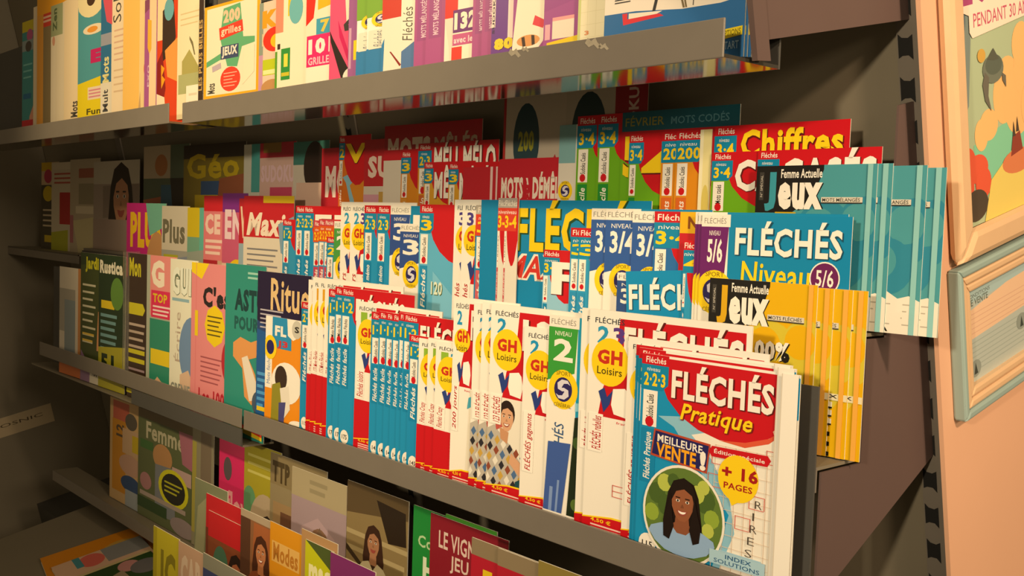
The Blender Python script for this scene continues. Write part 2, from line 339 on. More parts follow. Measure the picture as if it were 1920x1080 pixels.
def d_jeux(A, col='#2f9aa2', sw='#1d7f95', edge='#7fc4c2', jc='#2f9aa2', tag1='MOTS MÉLANGÉS', low='sheep', oval=True):
    A.rect(0, 0, 100, 100, col)
    for cx, cy, r in ((60, 42, 24), (92, 38, 22), (74, 60, 20), (40, 56, 14)):
        A.circ(cx, cy, r, sw, 24); A.circ(cx - 5, cy - 3, r * .62, col, 20)
    A.poly([(0, 0), (58, 0), (58, 3), (50, 20), (32, 30), (0, 30)], '#1c1a1a')
    A.rect(3, 4, 7, 22, '#3c3a38'); A.vtext('N° SPÉCIAL', 3.6, 6, 6, 20, '#cfcac0', 0)
    A.text('J', 8, 4, 18, 29, jc, 0.05); A.text('Femme Actuelle', 22, 2.2, 57, 8, WHT, 0.02)
    A.text('eux', 20, 10.5, 58, 28, WHT, 0.06, out='#11100f', outw=0.05)
    A.rect(18, 29.5, 36, 33.5, '#c9a81a'); A.text('POCKET', 19.5, 30.4, 34.5, 32.8, BLK, 0.01)
    if oval: A.ell(22, 40, 13, 6, '#d8b41a'); A.text('MOTS MÉLÉS', 12, 38.2, 32, 41.4, '#9c3313', 0.02)
    A.rect(57, 20, 90, 23.2, '#d8d2c4'); A.text(tag1, 58, 20.6, 88, 22.8, '#2e2b28', 0.01); A.rect(57, 23.2, 90, 23.9, '#2e2b28')
    if low == 'sheep':
        A.text('S', 60, 62, 66, 68, '#1f1c1a', 0.03)
        A.poly([(50, 80), (60, 76), (66, 79), (76, 75), (84, 79), (92, 77), (100, 80), (100, 100), (50, 100)], '#efe8da')
        for x in (58, 72, 88): A.lines(x, 82, x + 7, 4, 4, .7, '#b9b2a4')
        A.text('MAA', 56, 95, 78, 99, '#1f1c1a', 0.02)
    else:
        A.text('100%', 40, 36, 78, 48, WHT, 0.05, out='#1a1817')
        A.rect(0, 62, 100, 66, '#e9dfba'); A.text('JEUX', 70, 62.6, 92, 65.4, '#1f1c1a', .02)
        for y in (67, 72, 77): A.rect(0, y, 88, y + 3, '#eee6cf'); A.rect(0, y + 3, 88, y + 4, '#1f1c1a')
        for i in range(12):
            for j in range(6):
                if (i * 5 + j * 3) % 7 < 4: A.rect(2 + i * 7.2, 82 + j * 3, 8 + i * 7.2, 84.6 + j * 3, '#191715'); A.k -= 1
        A.k += 1
    A.rect(93, 0, 97, 100, edge)

def d_ops(A, bg, ops): A.rect(0, 0, 100, 100, bg); A.run(ops)

# ------------------------------------------------------------------ magazines
_cov = {}; _blk = {}
def cover_mesh(key, fn, w, h, t, spine, ys=(1.0, 0.0)):
    if key in _cov: return _cov[key]
    A = Art(w, h); A.ys, A.y0 = ys; fn(A)
    v, f, c = list(A.v), list(A.f), list(A.c)
    e = 0.00035                                           # the folded sheet: front, spine, back
    def box(x0, x1, y0, y1, col):
        b = len(v); v.extend([(x0, y0, 0), (x1, y0, 0), (x1, y1, 0), (x0, y1, 0), (x0, y0, h), (x1, y0, h), (x1, y1, h), (x0, y1, h)])
        for q in ((0, 3, 2, 1), (4, 5, 6, 7), (0, 1, 5, 4), (1, 2, 6, 5), (2, 3, 7, 6), (3, 0, 4, 7)):
            f.append([b + i for i in q]); c.append(srgb(col))
    box(0, w, 0, e, spine); box(0, e, e, t - e, spine); box(0, w, t - e, t, '#e6e0d4')
    me = bpy.data.meshes.new('cover'); me.from_pydata(v, [], f); me.update(); me.materials.append(M_INK)
    at = me.color_attributes.new('ink', 'FLOAT_COLOR', 'CORNER'); buf = []
    for p, col in zip(me.polygons, c): buf += [col[0], col[1], col[2], 1.0] * p.loop_total
    at.data.foreach_set('color', buf)
    _cov[key] = me; return me
def block_mesh(w, h, t):
    k = (w, h, t)
    if k not in _blk:
        b = MB().box(0.0005, w - 0.0008, 0.0004, t - 0.0004, 0.0006, h - 0.0006)
        me = bpy.data.meshes.new('page_block'); me.from_pydata([tuple(x) for x in b.v], [], b.f); me.update(); me.materials.append(M_PAGE)
        _blk[k] = me
    return _blk[k]
N_MAG = 0
def magazine(name, label, cat, group, key, fn, w, h, mat, t=0.0017, spine='#d9d2c4', ys=(1.0, 0.0)):
    global N_MAG
    root = bpy.data.objects.new(name, None); COL.objects.link(root); root.empty_display_size = 0.02
    root.matrix_world = mat; tag(root, label, cat, group)
    c = bpy.data.objects.new('cover', cover_mesh((key, w, h, t), fn, w, h, t, spine, ys)); COL.objects.link(c); c.parent = root
    p = bpy.data.objects.new('page_block', block_mesh(w, h, t)); COL.objects.link(p); p.parent = root
    N_MAG += 1
    return root

ORD = ['first', 'second', 'third', 'fourth', 'fifth', 'sixth', 'seventh', 'eighth']
class Row:
    """one tier of magazines: parallel covers, each a little in front of the one listed before it"""
    def __init__(s, d, Xr, floor, yaw, step, phrase, lip=None):
        s.lip = lip                                       # (depth, height) of a lip that hides the foot of the covers
        s.d, s.floor, s.step, s.phrase, s.items = d, floor, step, phrase, []
        a = math.asin(yaw); s.r = X0 * math.cos(a) + N0 * math.sin(a); s.n = N0 * math.cos(a) - X0 * math.sin(a)
        s.c0 = s.n.dot(X0 * Xr + N0 * d)
    def add(s, x, y, w, fn, label, name='puzzle_magazine', xr=None, fl=None, rot=0, cat='magazine', group=None, h=None, lift=0, spine='#d9d2c4', skip=0, whole=False):
        s.items.append(dict(x=x, y=y, w=w, fn=fn, label=label, name=name, xr=xr, fl=fl, rot=rot, cat=cat, group=group, h=h, lift=lift, spine=spine, skip=skip, whole=whole)); return s
    def fan(s, xs, ys, w, fn, label, group, left_front=False, **k):
        """a fanned run; {o} in the label becomes its place in the run"""
        n = len(xs)
        for i, x in enumerate(xs):
            y = ys[i] if isinstance(ys, (list, tuple)) else ys
            rank = n - 1 - i if left_front else i
            o = ('leftmost' if rank == 0 else 'rightmost' if rank == n - 1 else ORD[rank] + ' from left')
            s.add(x, y, w, fn, label.format(o=o), group=group, **k)
        return s
    def build(s):
        c = s.c0 + sum(s.step * (1 + i['skip']) for i in s.items); lo, hi = 9, 0
        for i in s.items:
            c -= s.step * (1 + i['skip'])
            r = ray(i['x'], i['y']); P = r * (c / s.n.dot(r)); v = P.dot(U0)
            fl = s.floor if i['fl'] is None else i['fl']
            w = i['w']
            if i['xr']:
                r2 = ray(i['xr'], i['y']); P2 = r2 * (c / s.n.dot(r2)); w = (P2 - P).dot(s.r)
            h = round(max(v - fl, 0.08) / 0.003) * 0.003 if i['h'] is None else i['h']
            w = round(w, 3)
            D = P.dot(N0); lo = min(lo, D, D + w * s.r.dot(N0)); hi = max(hi, D, D + w * s.r.dot(N0))
            base = P + U0 * (fl - v + i['lift'])
            ys = round(min(1, (v - s.lip[1] * D / s.lip[0]) / max(v - fl, .01)), 2) if s.lip and not i['whole'] else 1.0
            if i['h'] is not None: base = P - U0 * i['h']
            ys = (ys, 0.0)
            if s.lip and i['y'] < 0:                      # the head of the cover stands above the frame
                hf = max(h, .279); ys = (ys[0] * h / hf, (1 - h / hf) * 100); h = hf
            M = Matrix(((s.r.x, s.n.x, U0.x, 0), (s.r.y, s.n.y, U0.y, 0), (s.r.z, s.n.z, U0.z, 0), (0, 0, 0, 1)))
            mat = Matrix.Translation(base + UP) @ M
            if i['rot']: mat = mat @ Matrix.Translation((0, 0, max(0, w * math.sin(math.radians(i['rot']))))) @ Matrix.Rotation(math.radians(i['rot']), 4, 'Y')
            magazine(i['name'], i['label'], i['cat'], i['group'], id(i['fn']), i['fn'], w, round(h, 4), mat, min(0.0018, s.step * .78), i['spine'], ys)
        print('ROW', s.phrase, len(s.items), 'depth %.3f-%.3f' % (lo, hi))

def SW(**k): return lambda A: d_swirl(A, **k)
def GH(**k): return lambda A: d_gh(A, **k)
def SP(**k): return lambda A: d_sport(A, **k)
def JX(**k): return lambda A: d_jeux(A, **k)
def OP(bg, *ops): return lambda A: d_ops(A, bg, ops)
# ------------------------------------------------------------------ the rack
XE = -0.641                                              # right end of the rack
XB = -1.925                                              # joint of the two bays
XL = -3.26
YB = 1.236                                               # back panel
XP = -4.0                                                # end panel of the next unit
frame = empty('rack_frame', (-2.2, YB, 0))
tag(frame, 'taupe steel frame with slotted uprights and back panels carrying every shelf', 'shelving')
for xa, xb in ((XB + .03, XE - .012), (XL + .03, XB - .01), (XP + .01, XL - .01)):
    MB().box(xa, xb, YB, YB + .012, .1, 2.6).build('back_panel', M_PANEL, frame)
for xu in (-0.633, XB + .01, XL + .01):
    o = MB().box(xu - .022, xu + .018, YB - .004, YB + .03, 0, 2.6).build('upright', M_METAL, frame)
    if xu < -3: continue                                 # the far upright shows no slots from the aisle
    m = MB(); xa, xb = -.019, 0.0                        # a slot: a tall opening with a notched top and foot
    pts = [(xa, 0), (xa + .005, .003), (xb - .006, .003), (xb, -.003), (xb, .028), (xb - .006, .024), (xa + .005, .025), (xa, .030)]
    m.v += [Vector((x, 0, q)) for x, q in pts]; m.f.append(list(range(len(pts))))
    for n in range(26):
        z = .34 + n * .0525
        if n == 0: first = m.build('slot', M_DARK); sl = first
        else: sl = first.copy(); COL.objects.link(sl)
        sl.parent = o; sl.location = Vector((xu - .001, YB - .0048, z)) - frame.location
MB().box(XP, XE, .92, YB + .03, 0, .10).build('plinth', M_PLATE, frame)

def lip(parent, Xa, Xb, D, v0, v1, name='front_lip'):
    return MB().slab(Xa, Xb, D - .0025, D, v0, v1).build(name, M_METAL, parent, .0012)
def shelf(name, label, Xa, Xb, cat='shelf'):
    o = empty(name, pt((Xa + Xb) / 2, .95, 0)); o.location.z = .0 + o.location.z; return tag(o, label, cat, None)

# top shelves
def top_shelf(label, Xa, Xb, lipa, lipb, v=.180, right=False):
    s = shelf('top_shelf', label, Xa, Xb)
    MB().slab(Xa, Xb, .845, .945, v - .004, v).build('shelf_floor', M_UNDER, s)
    MB().slab(Xa, Xb, .945, .948, v - .004, v + .30).build('tray_back', M_PLATE, s)
    lip(s, lipa, lipb, .843, v - .006, v + .034)
    if right:
        MB().prism_x([(YB, CZ + -.014), (.925, CZ - .012), (.925, CZ + .32), (YB, CZ + .32)], XE + .001, XE + .004).build('bracket', M_BRACKET, s)
        MB().prism_x([(.909, CZ - .031), (.932, CZ - .034), (.932, CZ + .32), (.909, CZ + .32)], XE - .001, XE + .006).build('end_cap', M_BRACKET, s)
    return s
ts = top_shelf('long upper shelf with bare taupe lip above the crossword tiers', XB + .004, -.646, XB + .004, -.640, .180, True)
M_RESIDUE = material('old_label_glue', '#a89f8e', .7, noise=.3, scale=300)
for x, y, sc in ((965, 100, 1.0), (985, 93, .6), (1112, 82, 1.1), (1132, 88, .7)):      # torn remains of old price labels on the lip
    q = ray(x, y); q = q * (.8402 / N0.dot(q)); vv = q.dot(U0); m = MB()
    m.v = [pt(q.x + a * sc, .8402, vv + c * sc) for a, c in ((-.012, .002), (-.006, -.003), (.001, -.001), (.007, -.006), (.012, -.004), (.006, .001), (.003, .006), (-.003, .003), (-.008, .007))]
    m.f = [list(range(9))]; m.build('label_residue', M_RESIDUE, ts)
top_shelf('upper shelf of the far bay, beyond the joint', XL - .5, XB - .075, XL - .5, XB - .06, .184)

# the three-tier racks
def tier_rack(label, Xa, Xb, v1, lip_a, lip_b, lip_v, right=False):
    s = shelf('tiered_rack', label, Xa, Xb, 'rack')
    for d0, d1, v, top, nm in ((.985, 1.055, v1, -.175, 'front'), (1.055, 1.140, -.270, -.125, 'middle'), (1.142, 1.205, -.1175, None, 'back')):
        t = MB().slab(Xa, Xb, d0, d1, v - .004, v).build('tray_floor', M_PANEL, s)
        if top is not None: MB().slab(Xa, Xb, d1 - .006, d1 - .003, v, top).build('tray_back', M_PLATE, s)
        if d0 > 1: MB().slab(Xa, Xb, d0 - .003, d0, v - .03, v).build('riser', M_METAL, s)
    lip(s, lip_a, lip_b, .983, lip_v - .040, lip_v)
    if right: MB().slab(Xa, Xb, .995, 1.05, v1 - .03, v1 - .006).build('under_rail', M_METAL, s)
    if right:
        P = [(.99, -.47), (.99, -.42), (1.058, -.42), (1.058, -.276), (1.144, -.276), (1.144, -.124), (1.19, -.124), (1.19, .162)]
        yz = [(pt(0, d, v).y, pt(0, d, v).z) for d, v in P] + [(YB, CZ - .114), (YB, CZ - .585)]
        MB().prism_x(yz, Xb + .001, Xb + .004).build('bracket', M_BRACKET, s)
    return s
tier_rack('right three-tier rack with taupe lip in front of the crossword magazines', XB + .004, XE, -.414, XB + .004, XE, -.398, True)
far = tier_rack('far three-tier rack whose lip stands clear of its floor, under the garden magazines', XL - .07, XB - .004, -.474, XL + .02, XB - .006, -.398)
MB().slab(-2.52, XB - .006, .981, .984, -.476, -.440).build('under_lip_shade', M_PLATE, far)  # added dark strip in place of the shadow below the lip
tier_rack_end = shelf('end_shelf', 'short bare shelf continuing the back tier to the end panel', XP, XL - .004)
MB().slab(XP, XL - .004, 1.10, 1.205, -.141, -.137).build('shelf_floor', M_PANEL, tier_rack_end)
MB().slab(XP, XL - .004, 1.10, 1.103, -.165, -.137).build('front_edge', M_METAL, tier_rack_end)

# lower steps
def lower_rack(label, Xa, Xb):
    s = shelf('lower_rack', label, Xa, Xb, 'rack')
    for d0, d1, v, top in ((1.03, 1.10, -.802, -.60), (.925, 1.03, -.882, -.80), (.825, .925, -.932, -.88)):
        xa = Xa if d0 > 1 or Xa > -3 else -2.30
        MB().slab(xa, Xb, d0, d1, v - .005, v).build('tray_floor', M_PANEL, s)
        MB().slab(max(xa, -2.95), Xb, d1 - .006, d1 - .003, v, top).build('tray_back', M_PANEL, s)
        MB().slab(xa, Xb, d0 - .003, d0, v - .03, v).build('riser', M_METAL, s)
    return s
lower_rack('lower stepped rack of the right bay, in the shade of the front lip', XB + .004, XE)
lower_rack('lower stepped rack of the far bay, ending beside the flat pile', XL, XB - .004)

# clear dividers between the far magazines
def divider(label, x, y, row_d, v0, v1):
    r = ray(x, y); P = r * (row_d / N0.dot(r))
    o = MB().slab(P.x, P.x + .002, row_d - .012, row_d + .03, v0, v1).build('shelf_divider', M_CLEAR)
    tag(o, label, 'divider')
M_CLEAR = bpy.data.materials.new('clear_acrylic'); M_CLEAR.use_nodes = True
pb = M_CLEAR.node_tree.nodes['Principled BSDF']; pb.inputs['Transmission Weight'].default_value = 0.9; pb.inputs['Roughness'].default_value = .08
pb.inputs['Base Color'].default_value = (.85, .84, .78, 1); pb.inputs['IOR'].default_value = 1.2

# ------------------------------------------------------------------ setting
struct(MB().box(-7, 4, -4, 6, -.05, 0).build('floor', M_FLOOR))
XW = -.607
struct(MB().box(XW - .006, XW, 1.203, 5.0, 0, 3.0).build('wall_right', M_WALL))
struct(MB().box(-7, XW - .007, YB + .032, YB + .1, 0, 3.0).build('wall_back', M_WALL))
endp = MB().box(XP - .03, XP, .2, YB + .03, 0, 2.6).build('display_partition', M_PANEL)
tag(endp, 'tall taupe end panel closing the display beyond the farthest magazines', 'panel')
def onX(x, y, X): r = ray(x, y); return r * (X / r.x)
# paper label on the end panel
A_ = onX(0, 785, XP + .001); B_ = onX(95, 757, XP + .001); C_ = onX(100, 790, XP + .001)
def printed_yz(name, X, y0, y1, z0, z1, fn, thick=.001, parent=None):
    """a printed sheet facing +X on a wall square to the rack"""
    w, h = y1 - y0, z1 - z0
    A = Art(w, h); fn(A); v, f, c = list(A.v), list(A.f), list(A.c)
    b = len(v); v += [(0, 0, 0), (w, 0, 0), (w, thick, 0), (0, thick, 0), (0, 0, h), (w, 0, h), (w, thick, h), (0, thick, h)]
    for q in ((0, 3, 2, 1), (4, 5, 6, 7), (0, 1, 5, 4), (1, 2, 6, 5), (2, 3, 7, 6), (3, 0, 4, 7)): f.append([b + i for i in q]); c.append(srgb('#d8d2c6'))
    me = bpy.data.meshes.new(name); me.from_pydata(v, [], f); me.update(); me.materials.append(M_INK)
    at = me.color_attributes.new('ink', 'FLOAT_COLOR', 'CORNER'); buf = []
    for p, col in zip(me.polygons, c): buf += [col[0], col[1], col[2], 1.0] * p.loop_total
    at.data.foreach_set('color', buf)
    o = bpy.data.objects.new(name, me); COL.objects.link(o)
    M = Matrix.Translation((X + thick, y0, z0)) @ Matrix.Rotation(math.pi / 2, 4, 'Z')
    if parent: o.parent = parent; M = Matrix.Translation(-parent.location) @ M
    o.matrix_basis = M
    return o
zt = max(A_.z, B_.z) + CZ; zb = C_.z + CZ
lab = printed_yz('shelf_label', XP, A_.y - .18, B_.y, zb, zt, lambda A: (A.rect(0, 0, 100, 100, '#b9a88c'), A.text('C  OSNIC', 30, 34, 90, 52, '#4c4030', 0)))
tag(lab, 'blank-looking paper strip with faint capitals stuck on the end panel', 'label')

# framed poster and framed notice on the side wall
def framed(name, label, cat, X, y0, y1, z0, z1, bw, bd, mat, art, inset, mouldings=1, mats=None):
    r = empty(name, (X, y0, z0)); tag(r, label, cat)
    for k in range(mouldings):
        g = k * bw; m = MB(); w_ = bw * (1 if mouldings == 1 else .92); d_ = bd * (1 - .12 * k)
        a0, a1, c0, c1 = y0 + g, y1 - g, z0 + g, z1 - g
        def bar(p):                                       # mitred bars with a rounded front
            m.hexa(p)
        for (ya, za, yb, zb_, yc, zc, yd, zd) in ((a0, c0, a1, c0, a1 - w_, c0 + w_, a0 + w_, c0 + w_), (a1, c1, a0, c1, a0 + w_, c1 - w_, a1 - w_, c1 - w_),
                                                  (a0, c1, a0, c0, a0 + w_, c0 + w_, a0 + w_, c1 - w_), (a1, c0, a1, c1, a1 - w_, c1 - w_, a1 - w_, c0 + w_)):
            m.hexa([(X, ya, za), (X, yb, zb_), (X, yc, zc), (X, yd, zd), (X + d_, ya, za), (X + d_, yb, zb_), (X + d_, yc, zc), (X + d_, yd, zd)])
        m.build('frame_moulding', (mats or [mat])[k % len(mats or [mat])], r, w_ * .28)
    printed_yz('print', X, y0 + bw * mouldings * .95, y1 - bw * mouldings * .95, z0 + bw * mouldings * .95, z1 - bw * mouldings * .95, art, .004, r)
    return r
def poster(A):
    A.rect(0, 0, 100, 100, '#a9b99a')
    A.poly([(0, 0), (22, 0), (14, 40), (8, 70), (0, 76)], '#7d8c8a'); A.poly([(0, 0), (12, 0), (8, 50), (0, 70)], '#5f7078')
    A.poly([(10, 80), (40, 76), (100, 70), (100, 92), (10, 94)], '#7fc4a4')
    for x, y, rx, ry in ((38, 66, 9, 6), (34, 70, 8, 7), (46, 72, 12, 9), (54, 64, 11, 9), (50, 58, 8, 6), (22, 76, 7, 4), (16, 78, 5, 4), (60, 74, 12, 8)): A.ell(x, y, rx, ry, '#e8b878')
    for x, y, rx, ry in ((2, 60, 4, 3), (3, 65, 2, 1.5), (3, 71, 2, 1.4), (2, 80, 3, 5), (5, 84, 6, 4), (12, 86, 8, 3.6), (3, 90, 6, 5), (16, 90, 6, 4)): A.ell(x, y, rx, ry, '#d8583c')
    A.ell(10, 95, 9, 4, '#4a3f34'); A.poly([(22, 90), (40, 84), (62, 86), (76, 92), (70, 100), (16, 100)], '#dfc86a'); A.ell(44, 87.6, 13, 3.2, '#d07a50')
    A.poly([(38, 86), (40, 81), (46, 80), (48, 85)], '#8a3a2c'); A.poly([(40, 81), (41, 77), (42.4, 81)], '#4a3c34'); A.poly([(43, 80), (44, 76), (45.4, 80)], '#4a3c34')
    DY = -3.2                                             # the swimming turtle
    A.ell(26.5, 65.6 + DY, 8, 3.6, '#6d7468'); A.ell(27, 64.6 + DY, 6.4, 2.5, '#596258'); A.ell(18, 61.8 + DY, 3, 1.7, '#c9a04c')
    A.poly([(x, y + DY) for x, y in [(20, 66), (23, 67.5), (22, 72), (24, 76), (19.5, 73), (18, 69)]], '#68645a'); A.poly([(x, y + DY) for x, y in [(22, 63), (27, 60.5), (31, 63.4), (27, 63.6)]], '#55584e'); A.poly([(x, y + DY) for x, y in [(33, 67), (36, 68), (36, 71), (33.4, 69)]], '#68645a')
    # title plate
    A.poly([(2, 22), (100, 22), (100, 45), (62, 47), (62, 50), (12, 54), (10, 52.6), (10, 48.6), (4, 47.4), (2, 45)], '#f4dccb')
    A.text('LOISIRS', 5, 36, 64, 46.4, '#a8487a', 0.05, skew=-2.2); A.text('PENDANT 30 ANS', 13, 48.2, 58, 51.6, '#c05a72', 0.005, skew=-1.6)
    A.circ(68, 53, 9, '#e05a5e')
framed('framed_poster', 'large pale wood framed poster with a turtle over orange coral', 'poster', -.607, 1.238, 1.70, CZ - .326, CZ + .27, .040, .020, M_WOOD, poster, 0)
def notice(A):
    A.rect(0, 0, 100, 100, '#aeb8b4'); A.rect(0, 0, 100, 16, '#a3bcc0'); A.poly([(4, 24), (40, 14), (70, 12), (70, 50), (4, 54)], '#e2bd9e')
    A.text('CONDITIONS', 3, 8, 24, 12, '#5a625e', 0.0); A.text('DE VENTE', 3, 13, 22, 20, '#6a746e', 0.02); A.lines(6, 28, 62, 5, 5, .8, '#d0a890'); A.lines(6, 58, 90, 7, 5, .8, '#9aa6a2')
    for x, y in ((8, 86), (54, 66)): A.ell(x, y, 5, 9, '#8a9490'); A.poly([(x - 1.5, y + 6), (x, y - 6), (x + 2, y + 6)], '#3c4442')
M_PALEBLUE = material('pale_blue_paint', '#93a9a6', .4, noise=.08, scale=20)
framed('framed_notice', 'pale blue framed paper notice hanging under the turtle poster', 'notice', -.607, 1.232, 1.62, CZ - .532, CZ - .330, .0125, .018, M_WOOD, notice, 0, 3, [M_PALEBLUE, M_WOOD, M_WOOD])
FLAT_Z = .335
fs = shelf('low_shelf', 'low flat shelf by the end panel that carries the flat pile', -3.1, -2.32)
MB().box(-3.12, -2.33, .50, .92, FLAT_Z - .006, FLAT_Z).build('shelf_board', M_PANEL, fs)
divider('clear upright divider between the dark green and dark brown garden magazines', 239, 600, 1.0, -.446, -.10)

# ------------------------------------------------------------------ front tier of the rack
PUZ = 'puzzle magazines in the front tier'
T1 = Row(0.998, -0.65, -0.412, 0.037, 0.0021, 'front tier')
FLL = -0.472
T1.add(112, 500, .20, OP('#d8cfc0', ('r', 70, 0, 100, 100, '#c98a52'), ('r', 0, 20, 60, 60, '#a9a49a'), ('r', 20, 30, 60, 80, '#8b98a0'), ('p', [(0, 84), (100, 80), (100, 100), (0, 100)], '#c96f3a')),
       'grey and orange magazine at the far end of the front tier, beside the garden magazines', 'magazine', fl=FLL)
garden = lambda A: d_ops(A, '#2c3a1e', [('p', [(0, 10), (60, 6), (100, 30), (100, 100), (0, 100)], '#3f4a22'), ('t', 'Jardin', 14, 3, 62, 15, '#c9c51f', 0.05), ('l', 6, 24, 44, 9, 5.5, 1.6, '#cfcab0'), ('l', 6, 62, 40, 2, 5, 1.6, '#d8b64a'),
        ('e', 62, 36, 9, 14, '#4a2a22'), ('p', [(52, 44), (66, 42), (68, 74), (48, 74), (50, 56)], '#d99a6a'), ('p', [(2, 76), (20, 84), (40, 90), (36, 100), (0, 100)], '#8f6f96'), ('p', [(30, 84), (54, 84), (54, 100), (28, 100)], '#d9d2c6'), ('t', 'ABC', 36, 88, 50, 94, '#2a2a22', .02),
        ('c', 84, 22, 18, '#d2302c'), ('l', 74, 18, 94, 3, 3, 1.2, '#f2b05a')])
T1.add(152, 472, None, garden, 'dark green garden magazine with yellow title and red round sticker', 'garden_magazine', xr=218, fl=FLL)
T1.add(186, 476, None, OP('#23371f', ('t', 'Rustica', 4, 4, 90, 14, '#e8e3cf', .05), ('r', 10, 34, 60, 40, '#e0c51f'), ('l', 8, 44, 70, 6, 5, 2.4, '#6f9aa0'), ('p', [(0, 70), (100, 66), (100, 100), (0, 100)], '#a9a32a'), ('t', '51', 10, 74, 60, 88, '#20301a', .05), ('e', 70, 28, 24, 12, '#5f8a3a')),
       'green garden magazine with yellow patch at its foot, overlapping the red-stickered one', 'garden_magazine', xr=236, fl=FLL)
T1.add(240, 474, None, OP('#3a2a20', ('t', 'Mon', 8, 3, 60, 16, '#c4bd22', .05), ('p', [(6, 34), (70, 34), (80, 38), (70, 42), (6, 42)], '#c9c022'), ('l', 8, 48, 80, 4, 5, 1.8, '#b8a69a'), ('r', 6, 66, 80, 69, '#c9c022'), ('r', 6, 72, 80, 75, '#c9c022'), ('l', 8, 79, 80, 3, 4, 1.6, '#a08a94'), ('r', 0, 94, 100, 97, '#c9c022')),
       'dark brown magazine with yellow arrows and yellow title, behind the clear divider', 'garden_magazine', xr=282, fl=FLL)
T1.add(276, 478, None, OP('#aab0a0', ('r', 12, 0, 100, 40, '#e58f8e'), ('t', 'G', 16, 3, 60, 21, '#f3e7d8', .06), ('r', 16, 23, 90, 41, '#d8305c'), ('t', 'TOP', 22, 25, 70, 31, '#e0c51f', .03), ('l', 22, 33, 80, 3, 2.6, 1.2, '#f2d9d8'), ('r', 12, 42, 100, 100, '#2f8a72'), ('r', 16, 62, 90, 72, '#e6cc1e'), ('p', [(10, 90), (40, 80), (70, 86), (100, 100), (10, 100)], '#d8b090')),
       'pink and green women magazine with large pale letter G, first beside the brown one', 'magazine', xr=332, fl=FLL)
T1.add(320, 484, None, OP('#e6e6d6', ('t', 'GUIDE', 8, 5, 130, 23, '#e9efe4', .05, 0, False, '#6e7a66', .05), ('r', 8, 25, 70, 27, '#8fb4c4'), ('v', 'Écrire', 16, 34, 40, 66, '#b7a79a', 0), ('e', 80, 58, 44, 22, '#6f8fbc'), ('p', [(40, 74), (70, 70), (100, 84), (100, 92), (40, 88)], '#d8b8a0'), ('t', 'GRENIER', 6, 80, 90, 87, '#8c8f88', .04), ('r', 8, 90, 90, 96, '#78b8cc')),
       'off-white magazine with pale green title and blue figure, beside the pink one', 'magazine', xr=372, fl=FLL)
T1.add(360, 490, None, OP('#e08a90', ('p', [(0, 0), (44, 0), (26, 10), (0, 6)], '#f0d21c'), ('r', 12, 0, 13, 100, '#d87880'), ("t", "C'est", 30, 14, 110, 27, '#2a2224', .05), ('c', 60, 38, 25, '#e9cc18', 8), ('l', 42, 32, 78, 5, 2.8, .9, '#5d5214'), ('r', 10, 30, 18, 46, '#e9cc18'), ('l', 26, 58, 78, 6, 3, .9, '#a3545e'), ('e', 98, 58, 20, 14, '#b5293a'), ('t', 'Les 1000', 22, 78, 96, 88, '#b5293a', .03), ('r', 8, 93, 96, 95, '#f2d4cc'), ('l', 10, 96, 90, 2, 2, .7, '#b5293a')),
       'salmon pink magazine with yellow hexagon sticker', 'magazine', xr=436, fl=FLL)
T1.add(424, 493, None, OP('#2f8f84', ('t', 'ASTUCES', 24, 14, 150, 27, '#173f42', .05), ('t', 'POUR', 24, 30, 84, 38, '#1d5a58', .05), ('l', 56, 4, 84, 2, 2.6, 1.2, '#9fd0c4'), ('p', [(22, 46), (40, 42), (66, 44), (82, 42), (80, 52), (62, 54), (78, 62), (86, 74), (70, 80), (52, 76), (46, 60), (22, 54)], '#dd9a5a'), ('p', [(44, 54), (58, 52), (80, 66), (84, 76), (64, 78)], '#e6ddd0'), ('c', 86, 78, 15, '#4a5a70'), ('p', [(0, 88), (40, 92), (96, 95), (96, 97), (40, 95), (0, 91)], '#cc3a24'), ('p', [(0, 90), (40, 94), (96, 97), (96, 99), (40, 97), (0, 93)], '#e6c526')),
       'teal magazine showing an upside down woman in white top', 'magazine', xr=500, fl=FLL)
T1.add(484, 507, None, OP('#2c4478', ('p', [(0, 0), (100, 0), (100, 38), (60, 46), (0, 34)], '#241a3c'), ('t', 'Rituels', 26, 4, 118, 26, '#e0bf8a', .02), ('l', 6, 26, 50, 5, 3, 1, '#b8b4c4'), ('p', [(0, 40), (100, 50), (100, 100), (0, 100)], '#235a9c'), ('l', 2, 70, 22, 6, 4.4, 2.2, '#4f9ad8'), ('r', 2, 94, 30, 97, '#e6c526')),
       'dark violet and blue magazine with gold serif title', 'magazine', xr=585)
orange_ops = [('r', 0, 0, 16, 70, WHT), ('v', 'Mots fléchés', 4, 38, 12, 66, '#5a7ab0', 0), ('r', 16, 0, 60, 30, '#2a8fc4'), ('t', 'FL', 22, 8, 48, 18, WHT, .05), ('t', 'J3', 28, 22, 52, 30, '#c9353a', .05), ('p', [(50, 0), (100, 0), (100, 8), (64, 20), (52, 16)], WHT), ('c', 72, 9, 11, '#c8c6bc'), ('t', 'S', 67, 6, 77, 12, '#33312e', .04),
        ('e', 50, 62, 34, 20, WHT), ('e', 38, 58, 14, 12, '#3a2a22'), ('p', [(18, 66), (36, 62), (46, 84), (44, 100), (16, 100)], '#8f8a2c'), ('p', [(36, 68), (56, 64), (60, 86), (44, 98)], '#e8e2d8'), ('p', [(34, 82), (50, 80), (46, 100), (34, 100)], '#4a4a86'), ('c', 12, 30, 15, YEL), ('c', 12, 30, 9, '#2b2462'), ('e', 80, 100, 22, 5, WHT)]
T1.add(499, 591, None, OP('#e8901c', *orange_ops), 'orange puzzle magazine with a walking figure in white oval, shorter than its neighbours', xr=582)
T1.add(566, 566, .20, SW(bg='#178cc0', lab='#1580b4', title=None), 'blue puzzle magazine standing between the orange one and the red and white run', xr=None)
